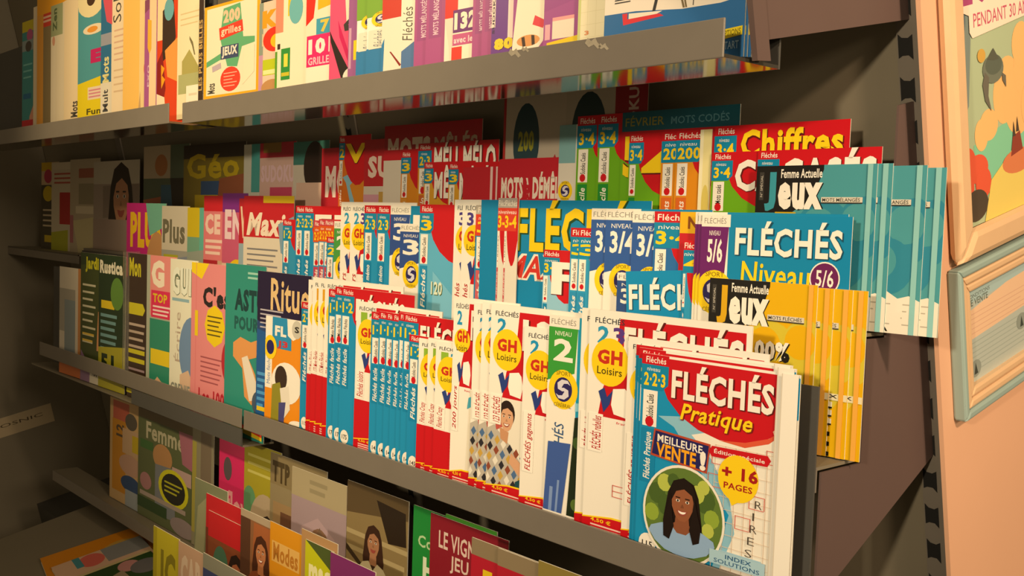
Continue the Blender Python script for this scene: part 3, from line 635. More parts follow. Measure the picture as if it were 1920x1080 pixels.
d123 = GH(nums=(('1', '#e0a21c'), ('2', '#e0621c'), ('3', '#d8261c')), vt='123 Mots Fléchés', title='FLÉCHÉS', low=62, vend=60)
T1.fan([579, 587, 598, 610], [524, 520, 520, 522], .24, d123, '{o} of four red-footed white puzzle magazines numbered in orange', 'white and red numbered puzzle magazines')
blu112 = SW(title='FLÉCHÉS', tab='1·2', vt='Mots Fléchés', vl='Fléchés facile', bg='#1b90c6', badge='175')
T1.fan([617, 629, 641], [540, 537, 539], .215, blu112, '{o} of three blue puzzle magazines beside the red-footed white ones', 'blue beginner puzzle magazines')
ghg = GH(nums=(('1', '#8fb83a'), ('2', '#4aa65a')), vt='Fléchés loisirs', low=66, vend=64)
T1.add(669, 563, .24, ghg, 'white and red puzzle magazine with green number, between the two blue runs')
blu2 = SW(title='FLÉCHÉS', tab='1·2', vt='Sudoku Casés', vl='Fléchés facile', bg='#1b90c6', badge='145', extra=[('e', 40, 74, 13, 17, '#c8d4cc'), ('e', 42, 74, 10, 15, '#4a5a4a')])
T1.fan([697, 711, 724, 736, 748, 757], [584, 584, 586, 586, 587, 588], .215, blu2, '{o} of six blue puzzle magazines in a tight fan under one red title', 'six fanned blue puzzle magazines')
T1.add(768, 626, .20, SW(title='FLÉCHÉS', tab='1·2', bg='#1a8dc4', badge='145'), 'short blue puzzle magazine closing the fan of six, lower than the rest')
gh12 = GH(nums=(('1', '#8fb83a'), ('2', '#2a9ac8')), vt='Fléchés Crazy', low=64, vend=62)
T1.fan([786, 803, 818], [634, 634, 639], .225, gh12, '{o} of three short white puzzle magazines with yellow disc and red lower half', 'short white and red puzzle magazines')
T1.add(852, 556, None, GH(nums=(('2', '#1d93c8'),), vt='200 jours', photo='map', title='FLÉCHÉS', vend=70), 'tall white puzzle magazine with blue number two and a pale map at its foot', xr=975)
ghman = GH(nums=(('2', '#1d93c8'),), vt='123 FLÉCHÉS', photo='man', title='123 F', vend=60)
T1.fan([889, 905, 922], [567, 567, 569], .245, ghman, '{o} of three white puzzle magazines showing a man in checked shirt', 'puzzle magazines with a man in checked shirt')
T1.add(984, 610, .225, GH(nums=(('2', '#1d93c8'),), vt='FLÉCHÉS gagnants', photo='map', vend=78), 'short white puzzle magazine with yellow disc, right behind the green-tabbed one')
T1.add(1031, 590, .205, lambda A: (d_sport(A, '2', '#3a9c3c', None, '#22a2cc', 'FLÉCHÉS', tw=27), A.run([('p', [(27, 48), (60, 46), (60, 100), (22, 100)], '#1d2a18'), ('c', 30, 60, 4, '#3f5a2c'), ('c', 34, 76, 4, '#35502a'), ('c', 30, 90, 4, '#55702e'), ('p', [(3, 62), (24, 61), (20, 84), (17, 100), (0, 100)], '#3f5ea8'), ('p', [(6, 84), (9, 84), (8, 100), (5, 100)], '#7f9ad0'), ('p', [(13, 80), (15, 80), (13, 100), (11, 100)], '#7f9ad0'), ('r', 0, 96, 100, 100, WHT), ('t', 'di', 20, 97, 24, 99, '#2a90c4', .02)])), 'puzzle magazine with green number tab, blue trousers and dark foliage')
gh23 = GH(nums=(('2', '#2a9ac8'), ('3', '#5a3a8c')), vt='FLÉCHÉS rebelles', photo='grid', banner=18, vend=62)
T1.fan([1092, 1107], [577, 579], .255, gh23, '{o} of two white puzzle magazines numbered two and three with a printed grid', 'white grid puzzle magazines')
T1.add(1179, 629, None, GH(nums=(('2', '#2a9ac8'),), vt='FLÉCHÉS en vogue', photo='grid', vend=80), 'white puzzle magazine with red strip title, directly behind the cover of a smiling woman', xr=1445)
prat_b = SW(title='FLÉCHÉS', sub='Pratique', tx=86, tab='2·2·3', vt='Sudoku Casés', vl='Fléchés Pratique', bg='#1592c8', bg2='#f1ece2', portrait=True)
T1.fan([1194, 1199, 1205], [646, 652, 660], .226, prat_b, '{o} of three copies of the cover with a smiling woman in a disc', 'puzzle magazines with a smiling woman')
T1.build()

# ------------------------------------------------------------------ middle tier
T2 = Row(1.108, -0.64, -0.268, 0.036, 0.0017, 'middle tier')
T2.add(238, 380, None, OP('#b8207c', ('t', 'PLUS', 10, 8, 90, 42, '#e6b91c', .05), ('p', [(50, 0), (100, 0), (100, 20), (60, 30)], '#6fb0a0'), ('e', 78, 60, 26, 34, '#b8895c'), ('p', [(0, 60), (60, 50), (80, 100), (0, 100)], '#a81868'), ('p', [(20, 80), (44, 62), (60, 100), (20, 100)], '#d9c0b4')),
       'magenta magazine with fat yellow letters, first in the middle tier past the divider', 'magazine', xr=312)
T2.add(304, 386, None, OP('#9a9c98', ('r', 0, 0, 100, 40, '#c9c2b4'), ('t', 'Plus', 4, 12, 84, 34, '#6d6a58', .04), ('r', 8, 44, 60, 49, '#a8a82a'), ('p', [(0, 50), (100, 44), (100, 100), (0, 100)], '#7f8aa0')),
       'grey magazine with an olive script title, beside the magenta one', 'magazine', xr=356)
T2.add(352, 388, None, OP('#6fa08c', ('r', 0, 0, 60, 26, '#c9b41a'), ('r', 60, 0, 100, 40, '#5fb0a4'), ('p', [(0, 40), (100, 36), (100, 100), (0, 100)], '#8f9a94'), ('e', 50, 66, 20, 18, '#a8806a')), 'green and yellow magazine half covered by a red-banded pink one', 'magazine', xr=390)
T2.add(383, 367, None, OP('#c9a08a', ('r', 0, 0, 100, 12, '#c41f2c'), ('r', 0, 12, 100, 50, '#d87880'), ('t', 'CE', 6, 14, 70, 30, '#e9c9c0', .06), ('l', 8, 34, 78, 3, 4.6, 2.4, '#e9c9c0'), ('r', 0, 50, 60, 56, '#a82030'), ('e', 60, 80, 30, 26, '#b9885a')), 'pink celebrity magazine with a red band along its top', 'magazine', xr=428)
T2.add(418, 362, None, OP('#d8b8a8', ('r', 0, 0, 100, 14, '#7a2a86'), ('r', 0, 14, 100, 52, '#c0577a'), ('t', 'EN', 10, 12, 80, 34, '#e4c9d4', .05), ('c', 60, 66, 46, '#dcbc1c'), ('l', 30, 56, 92, 8, 3, 1.2, '#8f7a14')), 'purple-topped magazine with half of a yellow disc', 'magazine', xr=466)
T2.add(449, 372, None, OP('#8fa8b8', ('r', 0, 0, 100, 34, '#b5202c'), ('t', 'Wa', 8, 6, 90, 30, '#e6c9b0', .05), ('c', 40, 64, 52, '#dcbc1c'), ('l', 8, 56, 76, 8, 3, 1.2, '#8f7a14')), 'red and yellow magazine tucked behind the one with slanted white title', 'magazine', xr=480)
maxi_f = OP('#d8cfc0', ('r', 0, 0, 100, 30, '#bf1f2a'), ('p', [(40, 0), (100, 0), (100, 5), (40, 5)], '#dcbc1c'), ('t', 'Maxi', 6, 12, 84, 29, '#ecdccc', .04, .25), ('p', [(70, 20), (100, 14), (100, 46), (76, 40)], '#7c9cb4'), ('l', 8, 38, 70, 4, 4, 1.2, '#7a7a80'), ('r', 6, 58, 76, 60, '#8fb89c'), ('r', 6, 66, 76, 70, '#d8a48c'), ('r', 6, 76, 76, 80, '#d8b08c'), ('r', 66, 60, 84, 100, '#2c2a26'), ('t', 'S', 70, 74, 82, 84, '#c9a82a', .05))
T2.add(458, 368, None, maxi_f, 'red-headed magazine with slanted white title, last before the blue run', 'magazine', xr=552)
T2.add(531, 412, .20, SW(title=None, tab='1·2', bg='#2f93c0', lab='#2a86b4'), 'short pale blue puzzle magazine in front of the red-headed one')
T2.fan([555, 570], [386, 386], .21, SW(title='FL', tab='2·3', bg='#2090c4'), '{o} of two tall blue puzzle magazines with long white label strips', 'pair of tall blue puzzle magazines')
T2.fan([588, 598, 608], [412, 412, 412], .20, SW(title='FLE', tab='2·2·3', tabc='#d8571c', lab='#c2405a', bg='#2f93c8', vl='Maxi fléchés', stripc='#c83a48'), '{o} of three blue puzzle magazines with orange tabs and pink spine strips', 'orange-tabbed blue puzzle magazines')
T2.add(613, 445, .19, SW(title=None, tab='2', bg='#2a93c0'), 'small blue puzzle magazine lowest beside the green spiral badge')
T2.add(627, 415, .19, SP(lev='2', lc='#4a9a44', title=None), 'green-tabbed puzzle magazine with yellow spiral badge in the middle tier')
gh2m = GH(nums=(('2', '#2a9ac8'),), vt='Fléchés loisirs', vend=84, low=88)
gh23m = GH(nums=(('2', '#2a9ac8'), ('3', '#5a3a8c')), vt='Fléchés loisirs', vend=84, low=88)
T2.add(640, 378, .212, gh2m, 'white puzzle magazine with single blue number beside the green-tabbed badge')
T2.add(658, 379, .212, gh23m, 'white puzzle magazine with red letters on yellow disc, before the pair of blue strips')
T2.fan([684, 708], [384, 384], .212, SW(title='FLÉCHÉS', tab='2·3', bg='#1f93c8', vl='Fléchés mémo'), '{o} of two blue puzzle magazines under a long red band', 'blue puzzle magazines under the red band')
T2.add(733, 384, .20, SP(lev='3', lc='#2f4f96', title='F'), 'navy-tabbed puzzle magazine with number three, taller of the two')
T2.add(751, 418, .19, SP(lev='3', lc='#2f4f96', title=None, tw=34), 'navy-tabbed puzzle magazine with number three, shorter of the two')
T2.add(788, 383, .21, SW(title=None, tab='3', bg='#5fb4dc', lab='#1f90c4', badge=None, extra=[('p', [(20, 40), (60, 60), (100, 66), (100, 100), (20, 100)], '#7cc4e6'), ('t', '120', 18, 46, 33, 54, '#e4efdc', .03, 0, False, '#3a5a2a', .03)]), 'blue puzzle magazine with broad red swoosh and a pale number on light blue')
T2.fan([853, 868], [374, 376], .215, GH(nums=(('3', '#4a3a8c'),), vt='Magazine fléchés', low=92, vend=86), '{o} of two white puzzle magazines with violet number three', 'white puzzle magazines with violet number')
big = lambda A: d_ops(A, '#0a86bc', [('t', 'FLÉCHÉS', 23, 4, 98, 27, '#f2cf12', .035, 0, False, '#1a4a2a', .02), ('t', 'MAXI', 17, 28, 58, 42, '#f3ebe0', .09, .25), ('t', 'MAXI', 18, 29, 57, 41, '#d0342c', .02, .25), ('e', 66, 92, 42, 44, '#e6e0d6'), ('p', [(74, 60), (100, 50), (100, 100), (70, 100)], '#4f9ac8')])
T2.add(893, 385, .20, SW(title=None, tab='3', tabc='#d8402c', stripc='#b8b0a6', lab='#d0606a', bg='#0d88bc', tab_w=26), 'blue puzzle magazine with small red tab, behind the big yellow title')
T2.add(903, 374, None, big, 'wide blue puzzle magazine with big yellow title over red script', xr=1222)
T2.fan([935, 948], [371, 370], .032, SW(title=None, tab='3-4', tabc='#d8402c', lab='#d0505a', bg='#e9e3d8', vt='fléchés', vl='Mots fléchés', stripc='#b0a8a4', tab_w=90, badge=None), '{o} of two narrow red-tabbed booklets standing against the big yellow title', 'narrow red-tabbed booklets')
T2.add(1020, 467, None, SW(title='F', tab='3·4', bg='#8fc4e0', badge=None, ty=(8, 30), tab_w=40), 'small blue and red puzzle magazine below the big yellow title', xr=1098)
T2.fan([1071, 1086], [427, 427], .14, SW(title=None, tab='3', bg='#2f9ccc', lab='#2a90c4', tab_w=34), '{o} of two slim blue puzzle magazines with red heads', 'slim blue puzzle magazines')
s34 = SP(lev='3/4', lc='#2f5aa4', title=None, tw=34)
T2.fan([1110, 1137], [391, 391], .19, s34, '{o} of the first two navy-tabbed spiral badge magazines', 'navy-tabbed spiral badge magazines')
T2.add(1187, 396, .19, SP(lev='3/4', lc='#2f5aa4', title=None, tw=34), 'navy-tabbed spiral badge magazine just before the red-headed blue tab')
T2.add(1228, 397, .19, SW(title=None, tab='3·4', bg='#2a6cb0', tab_w=34, badge=None), 'red-headed puzzle magazine with broad blue tab and red swoosh')
T2.add(1276, 398, .17, OP('#c41f2c', ('r', 0, 0, 100, 10, '#e6b41c'), ('t', 'NOU', 8, 2, 40, 8, '#8a4a14', .04), ('t', '3', 20, 17, 36, 26, '#e9d9cc', .03)), 'red puzzle magazine with orange flash along its top')
T2.add(1158, 510, .15, SP(lev='3/4', lc='#2f4f8c', title=None, tw=50), 'small navy-tabbed magazine low in the middle tier, under the spiral badges')
fl70 = lambda A: d_ops(A, '#0d8cc4', [('t', 'FLÉCHÉS', 3, 9, 92, 27, '#eef0ea', .03, 0, False, '#114b66', .02), ('t', '70', 12, 33, 36, 56, '#8fc4e6', .06, .1), ('t', '70', 12.6, 34, 35.4, 55, '#2f5fa8', .02, .1), ('t', 'grilles', 42, 36, 78, 50, '#e6cc2a', .02, 0, False, '#114b66', .03), ('p', [(0, 62), (30, 64), (60, 52), (100, 48), (100, 58), (60, 66), (30, 76), (0, 76)], '#4fb0dc')])
T2.add(1188, 508, .17, fl70, 'blue puzzle magazine with slanted white title and the number seventy', rot=-4)
T2.add(1283, 452, .04, SW(title=None, tab='4', bg='#2f9ccc', tab_w=80, badge=None), 'narrow blue booklet leaning at the end of the number seventy cover')
T2.fan([1305, 1311, 1317], [398, 398, 400], .218, SP(lev='5/6', lc='#6b1f6c', title='FLÉCHÉS', sub='Niveau', rnd='5/6', tw=20), '{o} of three blue puzzle magazines with purple round number', 'blue magazines with purple round number')
jy = JX(col='#e3b20c', sw='#d4c23a', edge='#f0b04a', jc='#d8a81a', tag1='MOTS FLÉCHÉS', low='grid', oval=False)
T2.fan([1412, 1388, 1358, 1332], [531, 528, 525, 522], .158, jy, '{o} of four fanned yellow pocket game magazines', 'yellow pocket game magazines', left_front=True)
T2.build()

# ------------------------------------------------------------------ back tier
T3 = Row(1.158, -0.60, -0.115, 0.016, 0.0014, 'back tier')
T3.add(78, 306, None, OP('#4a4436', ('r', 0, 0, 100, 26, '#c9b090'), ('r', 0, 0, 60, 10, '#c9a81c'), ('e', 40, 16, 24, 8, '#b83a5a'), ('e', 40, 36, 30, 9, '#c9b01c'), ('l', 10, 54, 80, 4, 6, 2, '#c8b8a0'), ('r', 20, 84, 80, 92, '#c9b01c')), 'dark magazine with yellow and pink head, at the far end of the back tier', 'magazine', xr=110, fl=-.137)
T3.add(97, 305, None, OP('#cfc4b0', ('r', 0, 0, 100, 8, '#d8ccb8'), ('r', 30, 34, 80, 70, '#b82a2c'), ('p', [(0, 80), (60, 76), (60, 100), (0, 100)], '#b0b428'), ('l', 10, 12, 80, 3, 5, 2, '#b8574a')), 'cream magazine with a red panel, second from the far end of the back tier', 'magazine', xr=150, fl=-.137)
T3.add(132, 300, None, OP('#bcae98', ('r', 30, 10, 100, 20, '#a8604c'), ('r', 30, 26, 100, 48, '#9a9078'), ('r', 20, 50, 100, 58, '#ddd0b8'), ('p', [(10, 66), (100, 60), (100, 100), (30, 100)], '#cfc49a'), ('r', 0, 60, 12, 90, '#b8707a')), 'beige decoration magazine between the cream one and the dark-haired portrait', 'magazine', xr=188, fl=-.137)
T3.add(176, 303, None, OP('#a89890', ('r', 0, 0, 100, 24, '#c4bcae'), ('p', [(22, 26), (100, 24), (100, 56), (22, 60)], '#8f8078'), ('f', 62, 40, 17, '#c08a6a', '#241812', '#2c2018', True, False), ('r', 0, 61, 100, 100, '#a8948c')), 'grey magazine showing a dark-haired woman, in the back tier', 'magazine', xr=262, fl=-.137)
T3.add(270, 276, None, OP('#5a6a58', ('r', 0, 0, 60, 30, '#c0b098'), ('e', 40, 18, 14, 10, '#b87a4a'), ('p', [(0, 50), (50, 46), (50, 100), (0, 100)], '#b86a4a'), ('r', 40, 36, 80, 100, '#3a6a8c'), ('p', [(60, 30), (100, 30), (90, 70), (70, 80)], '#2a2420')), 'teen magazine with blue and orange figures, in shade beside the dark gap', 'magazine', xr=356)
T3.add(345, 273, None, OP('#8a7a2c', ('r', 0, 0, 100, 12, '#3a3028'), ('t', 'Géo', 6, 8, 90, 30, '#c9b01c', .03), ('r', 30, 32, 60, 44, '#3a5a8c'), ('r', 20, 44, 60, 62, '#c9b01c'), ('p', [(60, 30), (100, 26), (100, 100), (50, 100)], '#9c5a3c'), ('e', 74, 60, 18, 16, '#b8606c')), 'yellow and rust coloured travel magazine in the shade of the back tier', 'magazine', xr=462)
T3.add(458, 272, .19, OP('#d0cfc4', ('r', 20, 0, 100, 40, '#4aa0a0'), ('e', 80, 30, 26, 10, '#d8c41c'), ('e', 60, 52, 30, 10, '#7a6a54'), ('r', 10, 66, 40, 100, '#a8b4b0')), 'white and turquoise magazine between the yellow one and the pink one', 'magazine')
T3.add(488, 270, None, OP('#d8b4ac', ('r', 0, 0, 100, 12, '#b8283c'), ('r', 10, 0, 60, 8, '#8a6a2c'), ('t', 'SUDOKU', 4, 18, 96, 32, '#e6c4d0', .05), ('r', 30, 36, 90, 44, '#c8466a'), ('l', 20, 52, 70, 5, 3, 1.2, '#c8606c'), ('p', [(20, 66), (80, 60), (60, 90), (30, 94)], '#d8807c')), 'pink magazine with pale block title in the back tier', 'magazine', xr=556)
T3.add(551, 268, None, OP('#d0c8bc', ('r', 0, 0, 100, 18, '#3f7f78'), ('e', 60, 20, 30, 20, '#2c1e1a'), ('r', 10, 32, 90, 58, '#d8b8a8'), ('e', 30, 76, 30, 18, '#6d6650'), ('e', 90, 90, 20, 20, '#9c5a4a')), 'teal-topped magazine with dark hair and an olive disc', 'magazine', xr=618)
T3.add(604, 279, .16, OP('#d8d0c4', ('r', 0, 0, 100, 50, '#bb2030'), ('t', 'MOTS', 10, 14, 110, 40, '#ecd9d0', .06), ('p', [(0, 50), (80, 44), (80, 52), (0, 58)], '#e0d4cc'), ('r', 40, 84, 100, 100, '#2a70b0')), 'white puzzle magazine with red slanted head, by the olive disc')
sworange = dict(bg='#d8741c', lab='#d06a2a', bg2='#d88a24')
T3.add(637, 256, None, SW(title='V', tab='2', tcol=YEL, badge=None, vl='Mots mêlés', **sworange), 'orange puzzle magazine with yellow letter on red swoosh', xr=696)
dark_mots = OP('#c9bfb0', ('r', 0, 0, 100, 30, '#a81c26'), ('t', 'MOTS', 4, 8, 50, 26, '#d8c4b4', .06), ('t', 'MÊLÉS', 54, 9, 96, 20, '#b8a090', .03), ('p', [(0, 30), (100, 30), (100, 100), (0, 100)], '#d6cdbf'))
T3.add(684, 262, .18, OP('#d4cbbf', ('r', 0, 0, 100, 34, '#b8202a'), ('t', 'SUD', 8, 12, 80, 28, '#e6d0c4', .05), ('r', 30, 38, 100, 56, '#c09a4a'), ('r', 0, 40, 30, 56, '#d09ab0'), ('l', 8, 60, 90, 6, 4, .8, '#b0a498'), ('p', [(60, 80), (100, 66), (100, 74), (66, 90)], '#c08a6a')), 'white puzzle magazine with pink and ochre panels under a red head')
T3.add(722, 238, None, dark_mots, 'wide puzzle magazine with grey letters on red, standing in shade at the very back', xr=905)
T3.add(720, 281, .18, OP('#ddd5c8', ('p', [(30, 60), (80, 36), (84, 44), (36, 70)], '#c98a5a'), ('r', 0, 0, 100, 8, '#c41f2c'), ('p', [(40, 100), (60, 72), (90, 80), (80, 100)], '#3a3a86')), 'white puzzle magazine with a printed pencil, in front of the shaded one')
T3.add(753, 283, .17, SW(title=None, tab='3', bg='#d88a1c', lab='#d8963a', badge=None, vl='Mots mêlés'), 'orange puzzle magazine with blue tab, beside the printed pencil')
T3.add(785, 270, None, SW(title='MÉLI-MÉLO', tx=97, tab='2·3', bg='#d8941c', lab='#c8662a', badge=None, ty=(3, 24), tab_w=18, vl='Méli-mélo'), 'puzzle magazine with long white title on red swoosh', xr=936)
T3.fan([796, 842], [306, 306], .15, SW(title='MÊLÉS', tab='3', bg='#d8a02c', lab='#d8b04a', badge=None, ty=(8, 30), vl='Mêlés'), '{o} of two lower orange and red puzzle magazines below the long white title', 'lower orange and red puzzle magazines')
T3.add(869, 313, None, OP('#d6cdc2', ('r', 0, 0, 100, 64, '#bb1f2e'), ('t', 'DÉMÊ', 14, 32, 78, 50, '#eadbd0', .06), ('r', 70, 0, 76, 100, '#e6c9c9'), ('r', 84, 0, 88, 100, '#e6c9c9'), ('r', 60, 64, 74, 100, '#5a504c')), 'red puzzle magazine with clear-edged pages and cut-off white title', xr=943)
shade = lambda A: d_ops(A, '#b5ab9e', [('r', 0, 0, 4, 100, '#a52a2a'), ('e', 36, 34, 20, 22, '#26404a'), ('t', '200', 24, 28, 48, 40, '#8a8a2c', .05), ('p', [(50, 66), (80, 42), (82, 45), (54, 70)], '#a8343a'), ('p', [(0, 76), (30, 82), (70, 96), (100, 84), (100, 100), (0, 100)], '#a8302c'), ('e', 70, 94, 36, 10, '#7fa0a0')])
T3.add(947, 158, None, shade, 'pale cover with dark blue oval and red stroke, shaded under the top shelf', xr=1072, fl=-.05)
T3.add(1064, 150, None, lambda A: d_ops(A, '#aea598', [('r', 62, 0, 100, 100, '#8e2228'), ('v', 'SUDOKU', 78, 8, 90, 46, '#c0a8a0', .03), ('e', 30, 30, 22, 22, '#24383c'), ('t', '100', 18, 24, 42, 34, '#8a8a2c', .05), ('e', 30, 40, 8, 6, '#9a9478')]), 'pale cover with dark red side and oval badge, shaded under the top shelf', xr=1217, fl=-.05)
T3.add(937, 298, None, OP('#ddd4c8', ('r', 0, 0, 100, 34, '#bf1f30'), ('t', 'MOTS à DÉMÊLER', 4, 10, 112, 30, '#f0e4d8', .05), ('r', 0, 34, 100, 52, '#e0949c'), ('t', 'Soren', 36, 34, 76, 46, '#e0a81c', .06), ('p', [(0, 48), (60, 70), (58, 84), (0, 70)], '#e9e2d6'), ('l', 4, 56, 50, 5, 4, .6, '#b8b0a6'), ('p', [(74, 44), (100, 40), (96, 70), (84, 74)], '#d89a2c'), ('r', 74, 40, 100, 52, '#3a9ac4')), 'puzzle magazine with white title on red and a yellow word below it', xr=1056)
T3.add(1050, 236, .17, lambda A: (A.rect(0, 0, 100, 100, '#e0dbd2'), A.rect(0, 0, 22, 22, '#7fb0b8'), sport_badge(A, 10, 38, 9.5), A.rect(9, 56, 17, 80, '#b8208a'), A.run([('l', 1, 60, 8, 5, 5, 2, '#8fb0c4')])), 'white puzzle magazine with yellow spiral badge and magenta strip')
swgreen = dict(bg='#6aac1c', lab='#1f8c34', vl='Code facile')
T3.fan([1084, 1123], [219, 217], .21, SW(title=None, tab='3·4', badge=None, tab_w=20, **swgreen), '{o} of two tall green puzzle magazines with blue tabs and white strips', 'tall green puzzle magazines')
T3.add(1168, 210, None, OP('#6aac1c', ('r', 0, 0, 100, 10, '#175c70'), ('t', 'FÉVRIER', 3, 3, 38, 7.4, '#8f8a3c', .01), ('t', 'MOTS CODÉS', 44, 3.6, 92, 7.4, '#5f9ab0', .01), ('p', [(0, 10), (100, 10), (100, 46), (80, 50), (40, 40), (0, 24)], '#bf1a24'), ('t', '50 000', 2, 12, 88, 34, YEL, .05, 0, False, '#5d1414', .02)), 'wide puzzle magazine with teal band over a large yellow number, behind the green ones', xr=1388)
T3.add(1181, 252, None, SW(title='4', tcol=YEL, tab='3·4', badge=None, ty=(6, 30), tab_w=24, **swgreen, extra=[('c', 74, 82, 20, '#a8207c'), ('t', '74', 62, 77, 84, 87, '#e8d4e0', .04)]), 'green puzzle magazine with magenta disc, before the large yellow number', xr=1300)
T3.fan([1242, 1269], [248, 247], .185, SW(title=None, tab='200', badge=None, tab_w=26, bg='#e0901c', lab='#d86a2a', vl='Code mots', extra=[('c', 42, 80, 22, '#8fc4dc'), ('c', 42, 80, 18, '#3a9ac8'), ('t', '1', 37, 75, 47, 87, '#e6d22a', .05)]), '{o} of two orange puzzle magazines with blue tabs', 'orange puzzle magazines in the back tier')
T3.add(1314, 242, .02, OP('#eee4a6', ('r', 0, 0, 30, 100, '#f6f0cc'), ('e', 60, 40, 30, 10, '#dccb6a')), 'narrow pale yellow strip painted as a wrapper highlight, beside the red rounded title', 'booklet', cat='booklet')  # added strip: pale colours paint in the clear wrapper's bright reflection
T3.add(1341, 238, None, SW(title='Chiffres', tcol=YEL, tab='3·4', tx=96, ty=(2.5, 17), bg='#c41f2c', badge=None, tab_w=18, vl='Chiffres', lab='#3a8c3a'), 'red puzzle magazine with yellow rounded title in a clear wrapper', xr=1595)
T3.add(1336, 285, None, SW(title='CASÉS', tab='3·4', tx=98, ty=(5, 24), bg='#6aac1c', badge=None, tab_w=19, lab='#2a8c3c', vl='Casés', vt='Mots casés', extra=[('t', '2', 40, 50, 62, 72, '#e6b41c', .05), ('e', 62, 100, 20, 12, '#5a3a6c')]), 'green puzzle magazine with cut-off white title on red, left copy in the back tier', xr=1560)
T3.add(1422, 281, None, SW(title='CASÉS', tab='3·4', tx=97, ty=(5, 26), bg='#6aac1c', badge=None, tab_w=19, lab='#2a8c3c', vl='Casés', vt='Mots casés'), 'red puzzle magazine whose full white title rises above the teal pocket magazines', xr=1655)
jt = JX(col='#4a9aa6', sw='#2f88a4', edge='#8fc8ca', jc='#3a98ac')
T3.fan([1527, 1497, 1444, 1420], [317, 315, 312, 310], .172, jt, '{o} of four fanned teal pocket game magazines', 'teal pocket game magazines', left_front=True)
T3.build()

# ------------------------------------------------------------------ top shelf
TU = Row(0.897, -0.645, 0.184, 0.034, 0.0030, 'top shelf', (.843, .214))
H = .30
TU.add(42, 42, None, OP('#3a8f94', ('r', 0, 0, 100, 10, '#c8b81c'), ('e', 60, 14, 24, 6, '#b8568a'), ('r', 0, 18, 100, 28, '#8a9aa0'), ('e', 50, 24, 24, 5, '#4a4440'), ('l', 10, 40, 80, 3, 6, 1.6, '#78c0c0'), ('r', 10, 68, 70, 73, '#1c6c9c'), ('p', [(60, 90), (100, 76), (100, 100), (50, 100)], '#e09a80'), ('r', 0, 93, 100, 100, '#cc2030')), 'teal magazine with yellow top and red foot, first on the top shelf', 'magazine', xr=66)
TU.add(63, 14, .16, OP('#ecdcc0', ('r', 0, 0, 40, 100, '#e9d8bc')), 'cream spined magazine next to the teal one on the top shelf', 'magazine')
TU.add(70, -8, None, OP('#8a7650', ('r', 0, 0, 100, 16, '#f2a81c'), ('r', 10, 16, 90, 26, '#d8402c'), ('l', 16, 18, 84, 2, 3, 1.6, '#efc0a8'), ('r', 0, 16, 22, 100, '#e8a23c'), ('r', 22, 26, 60, 100, '#8f7c56')), 'yellow-topped magazine with red block and brown lower part', 'magazine', xr=126)
TU.add(96, 12, .17, OP('#efe0c4', ('r', 0, 0, 50, 26, '#a5ad84'), ('v', 'Zen', 8, 3, 26, 22, '#5a6a48', .04), ('r', 0, 26, 22, 100, '#f2e4ca'), ('e', 12, 30, 6, 4, '#e0a488')), 'cream magazine with sage green head', 'magazine')
TU.add(121, 2, None, OP('#efd9b4', ('v', 'Mots', 30, 84, 60, 97, '#4a4640', .03), ('r', 60, 0, 100, 10, '#d8a02c'), ('p', [(64, 70), (100, 60), (100, 100), (70, 100)], '#a078a8')), 'plain cream magazine with black scrawl at its foot', 'magazine', xr=166)
TU.add(147, -6, None, OP('#4f9aa8', ('e', 50, 4, 56, 16, '#ecdcae'), ('e', 50, 6, 16, 5, '#4a3424'), ('e', 60, 30, 40, 4, '#ecdcc0'), ('e', 56, 30, 20, 2.4, '#e89a3c'), ('t', 'E', 50, 46, 92, 57, '#c4246a', .08), ('p', [(0, 72), (100, 68), (100, 100), (0, 100)], '#e6d01c'), ('r', 40, 76, 100, 86, '#ecd8c0'), ('l', 44, 78, 96, 3, 2.6, 1.2, '#d88a9c'), ('t', 'Fun', 36, 93, 90, 98, '#55501c', .03)), 'blue and yellow children magazine with magenta letter', 'magazine', xr=196)
TU.add(190, 0, None, OP('#e4dccc', ('r', 0, 0, 56, 72, '#2f6f9c'), ('p', [(10, 0), (70, 0), (60, 24), (30, 20)], '#d8566a'), ('r', 0, 30, 56, 40, '#9a9cae'), ('v', 'Mots', 10, 50, 44, 72, '#e6dc9c', .03), ('v', 'Mult', 12, 78, 40, 97, '#4a4a4c', .02)), 'white magazine with blue photo strip, beside the children magazine', 'magazine', xr=226)
TU.add(211, -4, None, OP('#eedabc', ('v', 'Sol', 4, 2, 44, 22, '#4a4640', .0), ('l', 10, 28, 90, 6, 5, 1.4, '#d8b49c'), ('l', 10, 62, 80, 4, 6, 1.4, '#d8bc9c'), ('v', '26', 60, 88, 80, 97, '#d8a888', .02)), 'cream magazine ruled with faint text lines', 'magazine', xr=250)
TU.add(232, -10, None, OP('#f5c468', ('r', 60, 0, 100, 100, '#efd39c'), ('e', 90, 66, 14, 8, '#d8603c'), ('p', [(50, 100), (64, 84), (70, 100)], '#c8a474')), 'pale orange magazine with plain cover', 'magazine', xr=284)
TU.add(272, 2, .18, OP('#a85a98', ('p', [(0, 0), (16, -6), (16, 8), (0, 12)], '#8a4a6c'), ('r', 14, 0, 34, 100, '#efd2ac'), ('p', [(9, 18), (20, 20), (20, 46), (14, 50), (9, 44)], '#e8b43c'), ('v', 'EXO', 9, 60, 15, 80, '#d8b4d0', .03)), 'purple magazine with a yellow figure along its edge', 'magazine')
